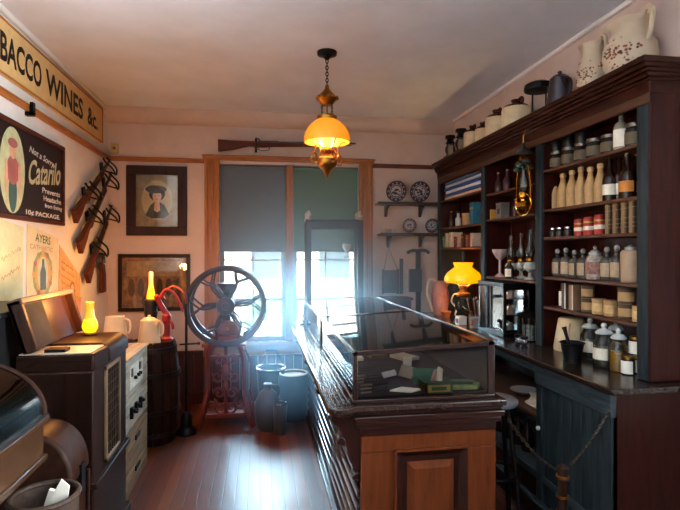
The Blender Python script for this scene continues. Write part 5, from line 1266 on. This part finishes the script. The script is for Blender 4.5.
b = MB(); b.text('3', Matrix.Translation((1.6625, 3.822, zc + .022)) @ Matrix(((.34, 0, -.94, 0), (-.94, 0, -.34, 0), (0, 1, 0, 0), (0, 0, 0, 1))), .035, .048, REDT, .003, .03); b.build('number', t)
b = MB(); b.tube(spline([(1.70, 3.878, zc + .07), (1.70, 3.905, zc + .06), (1.70, 3.90, zc + .03), (1.70, 3.875, zc + .02)]), .005, CHINA, 6); b.build('handle', t)
# pink pitcher at far end
CORAL = plain('coral glaze', 'b47a6c', .35)
t = thing('coral_pitcher', 'coral pink pitcher with a white looped handle at the far end of the worktop', 'pitcher', (1.74, 4.72, zc))
b = MB(); b.lathe((1.74, 4.72, zc), [(0, 0), (.06, 0), (.065, .02), (.085, .12), (.085, .20), (.065, .27), (.055, .31), (.06, .325), (0, .315)], CORAL, 26); b.build('body', t)
b = MB(); b.tube(spline([(1.70, 4.72, zc + .31), (1.66, 4.72, zc + .345), (1.62, 4.72, zc + .32), (1.605, 4.72, zc + .22), (1.64, 4.72, zc + .10), (1.66, 4.72, zc + .03)]), .011, plain('white glaze', 'd8ccc0', .3)); b.build('handle', t)
b = MB(); b.tube([(1.785, 4.70, zc + .28), (1.82, 4.69, zc + .325)], [.022, .014], CORAL); b.build('spout', t)
b = MB(); open_lathe(b, (1.72, 4.52), [(0, zc), (.035, zc), (.05, zc + .055), (.045, zc + .055), (.03, zc + .006), (0, zc + .006)], plain('orange glaze', 'c8702c', .35), 22)
tag(b.build('orange_bowl', loc=(1.72, 4.52, zc)), 'small orange bowl beside the coral pitcher', 'bowl')

# middle bay shelves
PURP = plain('purple glass', '3a2228', .12)
PB = Kind(lathe_thing('purple_bottle', [(0, 0), (.035, 0), (.037, .01), (.037, .09), (.018, .12), (.013, .15), (.017, .152), (.017, .162), (0, .163)], PURP, [('cork', [(.011, .162), (.011, .175), (0, .176)], CORK)]))
for i, px in enumerate((490, 498.5, 507.5)):
    PB.put((XS, yat(px, XS), 1.97), f'{ORD[i]} purple glass bottle from the left on the top middle-bay shelf', group='purple bottles')
z = 1.765
for i, (px, c_, w, h, lab) in enumerate(((488, '1c1a1c', .06, .08, 'small black box'), (495, 'b8883c', .07, .075, 'yellow spice box'), (505, '6c6660', .085, .115, 'grey metal box'))):
    b = MB(); b.box(-.035, .035, -w / 2, w / 2, 0, h, plain('box ' + c_, c_, .45)); b.box(-.0355, -.03, -w * .25, w * .25, h * .3, h * .7, (BRASS, BLACK, IRON)[i]); b.box(-.036, .036, -w / 2 - .002, w / 2 + .002, h, h + .01, plain('box ' + c_, c_, .45))
    o = tag(b.build('spice_box', bev=.003), lab + ' on the middle bay shelf behind the hanging lamp', 'box'); o.location = (XS - .02, yat(px, XS), z)
PB.put((XS, yat(515, XS), z), 'purple glass bottle right of the grey metal box', group='purple bottles', scale=.8)
# oil lamps on the lower middle shelf
z = 1.314
def mk_lamp():
    t = thing('glass_oil_lamp', 'x', 'lamp', (0, 0, 0))
    b = MB(); b.lathe((0, 0, 0), [(0, 0), (.04, 0), (.04, .008), (.015, .02), (.012, .05), (.04, .07), (.045, .09), (.035, .115), (.02, .12), (0, .12)], plain('clear lamp font', 'a8aca8', .06), 22); b.build('font', t)
    b = MB(); b.lathe((0, 0, 0), [(.02, .12), (.026, .125), (.026, .14), (.018, .15), (0, .152)], BRASS, 18); b.build('burner', t)
    b = MB(); b.lathe((0, 0, 0), [(.022, .15), (.034, .18), (.03, .21), (.018, .25), (.016, .33), (.014, .33)], BOTTLE, 20); b.build('chimney', t)
    return t
OL = Kind(mk_lamp)
for i, (px, xx) in enumerate(((511, 1.86), (521, 1.92), (530, 1.87))):
    OL.put((xx, yat(px, xx), z), ('clear glass oil lamp left of the three on the middle bay shelf', 'clear glass oil lamp at the back between two others', 'clear glass oil lamp nearest the grey hutch post')[i], group='glass oil lamps', scale=(1, 1, .95 + .05 * i))
yy = yat(500, 1.86)
b = MB(); b.lathe((1.86, yy, z), [(0, 0), (.04, 0), (.035, .01), (.01, .03), (.01, .13), (.03, .145), (.058, .19), (.062, .215), (.055, .215), (.02, .155), (0, .15)], plain('pale pink glass', 'b49a94', .2), 24); tag(b.build('fluted_compote', loc=(1.86, yy, z)), 'pale pink compote bowl on a stem beside the glass oil lamps', 'bowl')
b = MB(); b.lathe((1.80, 3.45, z), [(0, 0), (.03, 0), (.032, .01), (.032, .08), (.015, .10), (.012, .12), (.015, .122), (0, .13)], DARKG, 18); f_ = part_label(.0326, .015, .07, 1.1)
lo = tag(b.build('labelled_bottle', loc=(1.80, 3.45, z)), 'dark bottle with a white label in front of the oil lamps', 'bottle')
b = MB(); f_(b, LABW); b.v = [(v[0] + 1.80, v[1] + 3.45, v[2] + z) for v in b.v]; o = b.build('paper_label', lo)
for i, px in enumerate((486.5, 492.5)):
    PB.put((XS + .03, yat(px, XS + .03), z), ('purple bottle in the corner by the far grey post', 'purple bottle next to the fluted compote')[i], group='purple bottles', scale=(1, 1, 1.3 - .1 * i))
# hanging brass lamp in front of the middle bay
HLX, HLY = 1.715, 3.10
t = thing('bracket_lamp', 'brass kerosene lamp with a wire ring hanging in front of the hutch', 'lamp', (HLX, HLY, 1.76))
BR2 = plain('bright brass', 'c08a30', .22, 1, .1)
b = MB(); b.tube([(HLX + .02, HLY, 2.31), (HLX, HLY, 2.27), (HLX, HLY, 2.225)], .005, BR2); b.lathe((HLX, HLY, 2.14), [(.075, 0), (.05, .03), (.015, .06), (.01, .085), (0, .09)], plain('dark smoke bell', '2e2a26', .3), 24); b.build('smoke_bell', t)
b = MB(); b.lathe((HLX, HLY, 1.90), [(.022, .0), (.036, .04), (.03, .08), (.017, .12), (.015, .22), (.014, .22)], BOTTLE, 20); b.build('chimney', t)
b = MB(); b.lathe((HLX, HLY, 1.76), [(0, 0), (.02, .0), (.045, .02), (.055, .045), (.045, .07), (.02, .08), (.018, .095), (.03, .105), (.03, .13), (.022, .145), (0, .146)], BR2, 24); b.build('oil_font', t)
b = MB(); b.ring((HLX, HLY, 1.82), .098, .005, BR2, 'X', 40, 8, (1, .72)); b.tube(spline([(HLX, HLY - .09, 1.85), (HLX, HLY - .085, 1.98), (HLX, HLY - .05, 2.10), (HLX, HLY, 2.23)]), .004, BR2, 6); b.tube(spline([(HLX, HLY + .09, 1.85), (HLX, HLY + .085, 1.98), (HLX, HLY + .05, 2.10), (HLX, HLY, 2.23)]), .004, BR2, 6); b.build('wire_harp', t)
b = MB()
for k in range(7):
    a = k * .9; b.ball((HLX + .035 * math.cos(a), HLY + .05 * math.sin(a), 2.055 + .02 * (k % 3)), .026, plain('dark green leaf', '24382a', .5), (1, 1, .7), 10)
b.build('green_ornament', t)

# far bay
z = 2.02
BL = ['d8b89c', '3a5a94', 'c8ccd8', '34508a', '9aa4b4', '4a5a78']
zz = z
for i, c_ in enumerate(BL[:6]):
    b = MB(); h_ = .029; m_ = plain('fabric ' + c_, c_, .9, 0, .1, 40, .3)
    pts = [(-.42, 0), (.40, 0), (.42, h_ * .5), (.40, h_), (-.42, h_), (-.435, h_ * .5)]
    vs = []; n = 14
    L_ = .42 - .012 * (i % 3)
    prof = [(-L_ + 2 * L_ * k / n, .012 * math.sin(k * .7 + i)) for k in range(n + 1)]
    b.prism([(p[0], max(0, 0)) for p in prof] + [(p[0], h_ - .002) for p in reversed(prof)], 'YZ', -.095 - .006 * (i % 2), .09, m_)
    o = tag(b.build('folded_fabric', bev=.006), f'{("cream", "bright blue", "white", "deep blue", "pale grey", "slate blue")[i]} folded fabric, {ORD[i]} from the bottom of the stack', 'fabric', 'folded fabrics'); o.location = (1.905, 4.37, zz); zz += h_ + .0005
z = 1.75
for i, (px, s_) in enumerate(((446.5, 1), (451.5, .95))):
    PB.put((XS, yat(px, XS), z), f'{("left", "right")[i]} one of two dark bottles at the far end below the fabrics', group='purple bottles', scale=s_)
o = lathe_thing('white_vial', [(0, 0), (.03, 0), (.032, .08), (.015, .10), (.015, .13), (0, .13)], CHINA, [('cap', [(0, .13), (.017, .13), (.017, .15), (0, .15)], BLACK)])(); o['label'] = 'white bottle with a black cap between dark bottles and tan tin'; o.location = (XS, yat(458.5, XS), z)
o = lathe_thing('tan_canister', [(0, 0), (.045, 0), (.045, .10), (0, .10)], KHAKI, [('lid', [(0, .10), (.047, .10), (.047, .115), (0, .116)], KHAKI)])(); o['label'] = 'tan canister beside the blue book below the fabrics'; o['category'] = 'canister'; o.location = (XS, yat(467, XS), z)
def book(px, w, h, c_, lab, z, d=.11):
    m_ = plain('book ' + c_, c_, .55)
    t = thing('book', lab, 'book', (1.88, yat(px, 1.84), z), 'books in the far bay')
    y_ = yat(px, 1.84)
    b = MB(); b.box(1.82, 1.82 + d, y_ - w / 2, y_ - w / 2 + .004, z, z + h, m_); b.box(1.82, 1.82 + d, y_ + w / 2 - .004, y_ + w / 2, z, z + h, m_); b.box(1.816, 1.822, y_ - w / 2, y_ + w / 2, z, z + h, m_); b.build('cover', t, bev=.0015)
    b = MB(); b.box(1.823, 1.815 + d, y_ - w / 2 + .004, y_ + w / 2 - .004, z + .004, z + h - .004, WHITE); b.build('pages', t)
    b = MB(); b.box(1.8152, 1.817, y_ - w / 2 + .002, y_ + w / 2 - .002, z + h * .7, z + h * .78, GOLD); b.build('spine_band', t)
book(474, .075, .19, '2e6a80', 'tall teal blue book standing below the fabrics', z)
for i, (px, w, h, c_, lab) in enumerate(((444.5, .06, .11, '4a6a48', 'green book at the left end of the book row'), (448.6, .06, .14, 'c0a888', 'wide cream book beside the green book'), (452.6, .055, .145, 'cdb8a0', 'pale book right of the wide cream book'), (457, .045, .10, '7a3028', 'short red book in the middle of the book row'), (460.5, .045, .115, 'b09a80', 'tan book right of the short red book'), (464.5, .04, .12, '5c3428', 'brown book beside the tan book'), (469, .04, .105, '8c4a38', 'rust coloured book near the right end of the row'), (473.5, .04, .12, 'b8a090', 'beige book at the right end of the row'))):
    book(px, w, h, c_, lab, 1.555)

# on top of the hutch
zt = 2.4005
def lantern(y, label, s=1):
    t = thing('barn_lantern', label, 'lantern', (1.87, y, zt), 'dark lanterns')
    x = 1.87
    b = MB(); b.lathe((x, y, zt), [(0, 0), (.065 * s, 0), (.07 * s, .015), (.07 * s, .05), (.045 * s, .07), (0, .07)], IRON, 22); b.build('tank', t)
    b = MB(); b.lathe((x, y, zt), [(.035 * s, .07), (.055 * s, .11), (.055 * s, .14), (.035 * s, .18), (.034 * s, .18)], BOTTLE, 20); b.build('globe', t)
    b = MB(); b.lathe((x, y, zt), [(.04 * s, .18), (.05 * s, .19), (.035 * s, .21), (.035 * s, .235), (.055 * s, .24), (.05 * s, .265), (0, .275)], IRON, 22); b.build('cap', t)
    b = MB()
    for q in (-1, 1): b.tube(spline([(x, y + q * .065 * s, zt + .05), (x, y + q * .09 * s, zt + .09), (x, y + q * .09 * s, zt + .17), (x, y + q * .045 * s, zt + .215)]), .008, IRON, 6)
    b.build('side_tube', t)
lantern(4.79, 'black lantern at the far end on top of the hutch', .95); lantern(4.52, 'black lantern next to the first cream jug on top of the hutch', 1.0)
def jug(y, r, h, label):
    x = 1.88
    t = thing('stoneware_jug', label, 'jug', (x, y, zt), 'cream jugs on the hutch')
    b = MB(); b.lathe((x, y, zt), [(0, 0), (r * .97, 0), (r, .01), (r, h * .68), (r * .93, h * .74)], CREAM, 26); b.build('body', t)
    b = MB(); b.lathe((x, y, zt), [(r * .935, h * .735), (r * .8, h * .81), (r * .35, h * .87), (r * .28, h * .93), (r * .36, h * .97), (r * .36, h), (0, h)], BROWNG, 24); b.build('glazed_shoulder', t)
    b = MB(); b.tube(spline([(x, y - r * .3, zt + h * .95), (x, y - r * .75, zt + h * .98), (x, y - r * .85, zt + h * .88), (x, y - r * .7, zt + h * .80)]), r * .12, BROWNG); b.build('handle', t)
jug(4.29, .075, .24, 'small cream jug with a brown top, nearest the black lanterns')
jug(4.08, .062, .215, 'smallest cream jug with a brown top, between two others')
jug(3.82, .088, .25, 'medium cream jug with a brown top, left of the widest jug')
jug(3.50, .105, .235, 'widest cream jug with a brown top, beside the black trivet stand')
t = thing('iron_stand', 'black iron stand with a wide flat round top on the hutch', 'stand', (1.88, 3.19, zt))
b = MB(); b.lathe((1.88, 3.19, zt), [(0, .20), (.095, .205), (.10, .215), (.095, .245), (.06, .262), (0, .265)], IRON, 26); b.build('pan', t)
b = MB()
for q in (-1, 1): b.tube([(1.88, 3.19 + q * .08, zt + .005), (1.88, 3.19 + q * .085, zt + .21)], .006, IRON, 6); b.tube([(1.82, 3.19 + q * .08, zt + .006), (1.94, 3.19 + q * .08, zt + .006)], .006, IRON, 6)
b.build('leg', t)
b = MB(); b.lathe((1.88, 3.15, zt), [(0, 0), (.04, 0), (.045, .03), (.03, .06), (.01, .07), (0, .08)], IRON, 18); tag(b.build('iron_weight', loc=(1.88, 3.15, zt)), 'small black iron weight under the round stand on the hutch', 'weight')
DPEW = plain('dark tin', '39353a', .4, .5)
t = thing('tin_coffee_pot', 'dark tapered tin coffee pot between the iron stand and floral pitchers', 'coffee pot', (1.88, 2.95, zt))
b = MB(); b.lathe((1.88, 2.95, zt), [(0, 0), (.085, 0), (.087, .01), (.06, .20), (.062, .205), (.04, .225), (.01, .235), (.014, .25), (0, .258)], DPEW, 26); b.build('body', t)
b = MB(); b.tube(spline([(1.88, 2.89, zt + .18), (1.88, 2.84, zt + .17), (1.88, 2.83, zt + .11), (1.88, 2.87, zt + .06)]), .008, DPEW); b.build('handle', t)
b = MB(); b.tube([(1.88, 3.01, zt + .12), (1.88, 3.05, zt + .2)], [.018, .01], DPEW); b.build('spout', t)
POT = plain('ivory china', 'b8a48c', .3, 0, .05); FLW = plain('rust flowers', '8c4a3c', .4, 0, .3, 50); FLW2 = plain('brown leaves print', '6e5844', .4, 0, .3, 50)
def pitcher(y, r, h, label):
    x = 1.885
    t = thing('floral_pitcher', label, 'pitcher', (x, y, zt), 'floral pitchers')
    prof = [(0, 0), (r * .62, 0), (r * .66, .012), (r * .95, h * .2), (r, h * .36), (r * .95, h * .52), (r * .74, h * .66), (r * .64, h * .74), (r * .66, h * .86), (r * .76, h * .93), (r * .70, h * .93), (r * .58, h * .75), (0, h * .7)]
    vs0 = MB(); vs0.lathe((x, y, zt), prof, POT, 30); vs0.v = [(v[0], v[1] + max(0, (v[1] - y)) * (.55 if v[2] > zt + h * .80 else 0), v[2] + (.05 * max(0, (v[1] - y)) / r * h if v[2] > zt + h * .85 else 0)) for v in vs0.v]; vs0.build('body', t)
    b = MB(); b.tube(spline([(x, y - r * .62, zt + h * .88), (x, y - r * .85, zt + h * 1.0), (x, y - r * 1.15, zt + h * .92), (x, y - r * 1.15, zt + h * .70), (x, y - r * .95, zt + h * .48)]), r * .1, POT); b.build('handle', t)
    b = MB(); rr = random.Random(int(y * 100)); M = Matrix.Translation((x, y, zt))
    for k in range(80):
        a = PI + .35 + rr.gauss(0, .42); zf = min(.58, max(.12, rr.gauss(.36, .12)))
        rad = r * (.95 + (.05 if .25 < zf < .45 else (-.10 if zf > .48 else -.04)))
        b.ball((rad * math.cos(a), rad * math.sin(a), zf * h), r * (.03 + .035 * rr.random()), (FLW, FLW2, FLW)[k % 3], (1, 1, .8), 8, M)
    b.build('flower_pattern', t)
pitcher(2.63, .09, .315, 'smaller ivory pitcher with a rust flower pattern on the hutch')
pitcher(2.34, .13, .315, 'larger ivory pitcher with a rust flower pattern at the near end')

# ------------------------------------------------------------------ stool, chain, post
t = thing('round_stool', 'round pale-seated stool standing behind the counter by the chain', 'stool', (1.30, 2.62, 0))
SX, SY = 1.30, 2.66
b = MB(); b.lathe((SX, SY, 0), [(0, .655), (.115, .655), (.125, .665), (.125, .68), (.11, .692), (0, .695)], plain('pale seat', '8e9496', .35), 32); b.build('seat', t)
for k in range(4):
    a = k * PI / 2 + .6; b = MB(); b.tube([(SX + .08 * math.cos(a), SY + .08 * math.sin(a), .66), (SX + .16 * math.cos(a), SY + .16 * math.sin(a), 0)], [.012, .015], BLACK); b.build('leg', t)
b = MB(); b.ring((SX, SY, .28), .128, .009, BLACK, 'Z'); b.build('foot_ring', t)
t = thing('rope_post', 'dark turned post with brass rings holding the chain', 'post', (1.36, 2.10, 0))
QX, QY = 1.352, 2.10
b = MB(); b.lathe((QX, QY, 0), [(0, 0), (.11, 0), (.11, .015), (.03, .03), (.02, .05), (.02, .30), (.028, .32), (.02, .34), (.02, .46), (.03, .48), (.02, .50), (.026, .53), (0, .55)], W_DARK, 20); b.build('shaft', t)
b = MB()
for zz in (.33, .40, .49): b.ring((QX, QY, zz), .024, .006, BRASS, 'Z', 20, 6)
b.build('brass_ring', t)
def chain(p0, p1, sag, label, n):
    p0, p1 = Vector(p0), Vector(p1); pts = []
    for k in range(n + 1):
        f = k / n; p = p0.lerp(p1, f); p.z -= sag * 4 * f * (1 - f); pts.append(p)
    b = MB()
    for k in range(n):
        a_, c_ = pts[k], pts[k + 1]; d = (c_ - a_); L_ = d.length; d.normalize()
        q = d.to_track_quat('X', 'Z').to_matrix().to_4x4()
        M = Matrix.Translation((a_ + c_) / 2) @ q @ Matrix.Rotation(PI / 2 * (k % 2), 4, 'X')
        b.ring((0, 0, 0), L_ * .62, .0028, CHN, 'Z', 14, 5, (1, .55), M=M)
    tag(b.build('chain', loc=p0), label, 'chain', 'barrier chain lengths')
CHN = plain('dark chain', '4a4038', .35, .8)
chain((1.53, 2.025, .80), (QX + .02, QY, .52), .02, 'dark chain running from the worktop corner down to the post', 26)
chain((QX - .02, QY, .515), (1.115, 2.15, .745), .03, 'dark chain running from the post up to the counter end', 22)
for i in range(5):
    yy = 2.95 + i * .12
    b = MB(); b.lathe((1.66, yy, .2605), [(0, 0), (.035, 0), (.037, .01), (.037, .11), (.014, .15), (.013, .19), (0, .192)], BRG, 18); tag(b.build('dark_bottle', loc=(1.66, yy, .26)), f'{ORD[i]} dark bottle from the near side on the floor of the open base bay', 'bottle', 'bottles in the open base bay')

# ------------------------------------------------------------------ light
def point(name, loc, e, c, r=.03):
    l = bpy.data.lights.new(name, 'POINT'); l.energy = e; l.color = c; l.shadow_soft_size = r
    o = bpy.data.objects.new(name, l); C.objects.link(o); o.location = loc
point('hanging_lamp_light', (LX, LY, 2.30), 9, (1, .62, .28), .05)
point('cabinet_lamp_light', (-.93, 2.98, 1.28), 5.5, (1, .40, .09), .03)
point('pedestal_lamp_light', (-.885, 4.24, 1.34), 5, (1, .42, .1), .04)
point('yellow_lamp_light', (TX, TY, 1.30), 6, (1, .65, .25), .05)
l = bpy.data.lights.new('sun', 'SUN'); l.energy = 4; l.angle = .01
o = bpy.data.objects.new('sun', l); C.objects.link(o); o.rotation_euler = Vector((.15, .5, -.87)).to_track_quat('-Z', 'Y').to_euler(); o.location = (0, 6, 8)
def portal(name, loc, sx, sy, rot):
    l = bpy.data.lights.new(name, 'AREA'); l.shape = 'RECTANGLE'; l.size = sx; l.size_y = sy
    l.cycles.is_portal = True
    o = bpy.data.objects.new(name, l); C.objects.link(o); o.location = loc; o.rotation_euler = rot
portal('window_portal', ((WX0 + WX1) / 2, YB + .11, (WZ0 + WZ1) / 2), WX1 - WX0, WZ1 - WZ0, (-PI / 2, 0, 0))
portal('shop_window_portal', ((FX0 + FX1) / 2, YF - .11, (FZ0 + FZ1) / 2), FX1 - FX0, FZ1 - FZ0, (PI / 2, 0, 0))
portal('added_window_portal', (XR + .11, (RY0 + RY1) / 2, (RZ0 + RZ1) / 2), RZ1 - RZ0, RY1 - RY0, (0, PI / 2, 0))
w = bpy.data.worlds.new('sky'); bpy.context.scene.world = w; w.use_nodes = True
nt = w.node_tree; bg = nt.nodes['Background']
tc = nt.nodes.new('ShaderNodeTexCoord'); sp = nt.nodes.new('ShaderNodeSeparateXYZ'); nt.links.new(tc.outputs['Generated'], sp.inputs[0])
# bright open sky on the street side (+Y), dimmed on the other
mr = nt.nodes.new('ShaderNodeMapRange'); mr.inputs['From Min'].default_value = -.2; mr.inputs['From Max'].default_value = .9
mr.inputs['To Min'].default_value = .4; mr.inputs['To Max'].default_value = 40.0
ad = nt.nodes.new('ShaderNodeMath'); ad.operation = 'MULTIPLY_ADD'; ad.inputs[1].default_value = .55
nt.links.new(sp.outputs['X'], ad.inputs[0]); nt.links.new(sp.outputs['Y'], ad.inputs[2]); nt.links.new(ad.outputs[0], mr.inputs['Value']); 
mr2 = nt.nodes.new('ShaderNodeMapRange'); mr2.inputs['From Min'].default_value = .2; mr2.inputs['From Max'].default_value = .75; nt.links.new(sp.outputs['Y'], mr2.inputs['Value'])
gz = nt.nodes.new('ShaderNodeMath'); gz.operation = 'MULTIPLY_ADD'; gz.inputs[1].default_value = -.7; gz.inputs[2].default_value = 1.0; nt.links.new(sp.outputs['Z'], gz.inputs[0])
ml = nt.nodes.new('ShaderNodeMath'); ml.operation = 'MULTIPLY'; nt.links.new(mr.outputs[0], ml.inputs[0]); nt.links.new(gz.outputs[0], ml.inputs[1]); nt.links.new(ml.outputs[0], bg.inputs['Strength'])
nt.links.new(ramp(nt, mr2.outputs[0], [(0, (.88, .94, 1.0, 1)), (1, (.50, .76, 1.0, 1))]), bg.inputs['Color'])

cam = bpy.data.cameras.new('camera'); co = bpy.data.objects.new('camera', cam); C.objects.link(co)
co.location = (0, 0, 1.5); co.rotation_euler = (PI / 2, 0, -math.radians(9))
cam.sensor_width = 36; cam.lens = 505 / 680 * 36; cam.shift_y = -2 / 680; cam.clip_start = .05
sc = bpy.context.scene; sc.camera = co
sc.view_settings.view_transform = 'Standard'; sc.view_settings.look = 'None'; sc.view_settings.gamma = 1
sc.view_settings.exposure = 1.85; sc.view_settings.use_curve_mapping = False
sc.render.engine = 'CYCLES'
hm = bpy.data.materials.new('glare_veil'); hm.use_nodes = True; hn = hm.node_tree; hn.nodes.clear()  # added scattering volume, stands in for lens glare at the window
ho = hn.nodes.new('ShaderNodeOutputMaterial'); hv = hn.nodes.new('ShaderNodeVolumeScatter')
hv.inputs['Color'].default_value = (.45, .75, 1, 1); hv.inputs['Anisotropy'].default_value = .6
ht = hn.nodes.new('ShaderNodeTexCoord'); hd = hn.nodes.new('ShaderNodeVectorMath'); hd.operation = 'DISTANCE'
hd.inputs[1].default_value = (.55, 4.2, 1.2); hr = hn.nodes.new('ShaderNodeMapRange'); hr.interpolation_type = 'SMOOTHSTEP'
hr.inputs['From Min'].default_value = 0; hr.inputs['From Max'].default_value = 1.4; hr.inputs['To Min'].default_value = .42; hr.inputs['To Max'].default_value = 0
hn.links.new(ht.outputs['Object'], hd.inputs[0]); hn.links.new(hd.outputs['Value'], hr.inputs['Value']); hn.links.new(hr.outputs[0], hv.inputs['Density'])
hn.links.new(hv.outputs[0], ho.inputs['Volume'])
b = MB(); b.box(-1.25, 2.0, 2.5, YB - .01, .005, 2.85, hm); o = b.build('glare_veil', smooth=False); o['kind'] = 'stuff'; tag(o, 'bluish volume added to stand in for lens glare around the back window', 'glare_veil')
sc.cycles.volume_bounces = 1
sc.cycles.use_denoising = True; sc.cycles.max_bounces = 10; sc.cycles.transparent_max_bounces = 24; sc.cycles.diffuse_bounces = 5
sc.cycles.sample_clamp_indirect = 6; sc.cycles.caustics_reflective = False; sc.cycles.caustics_refractive = False
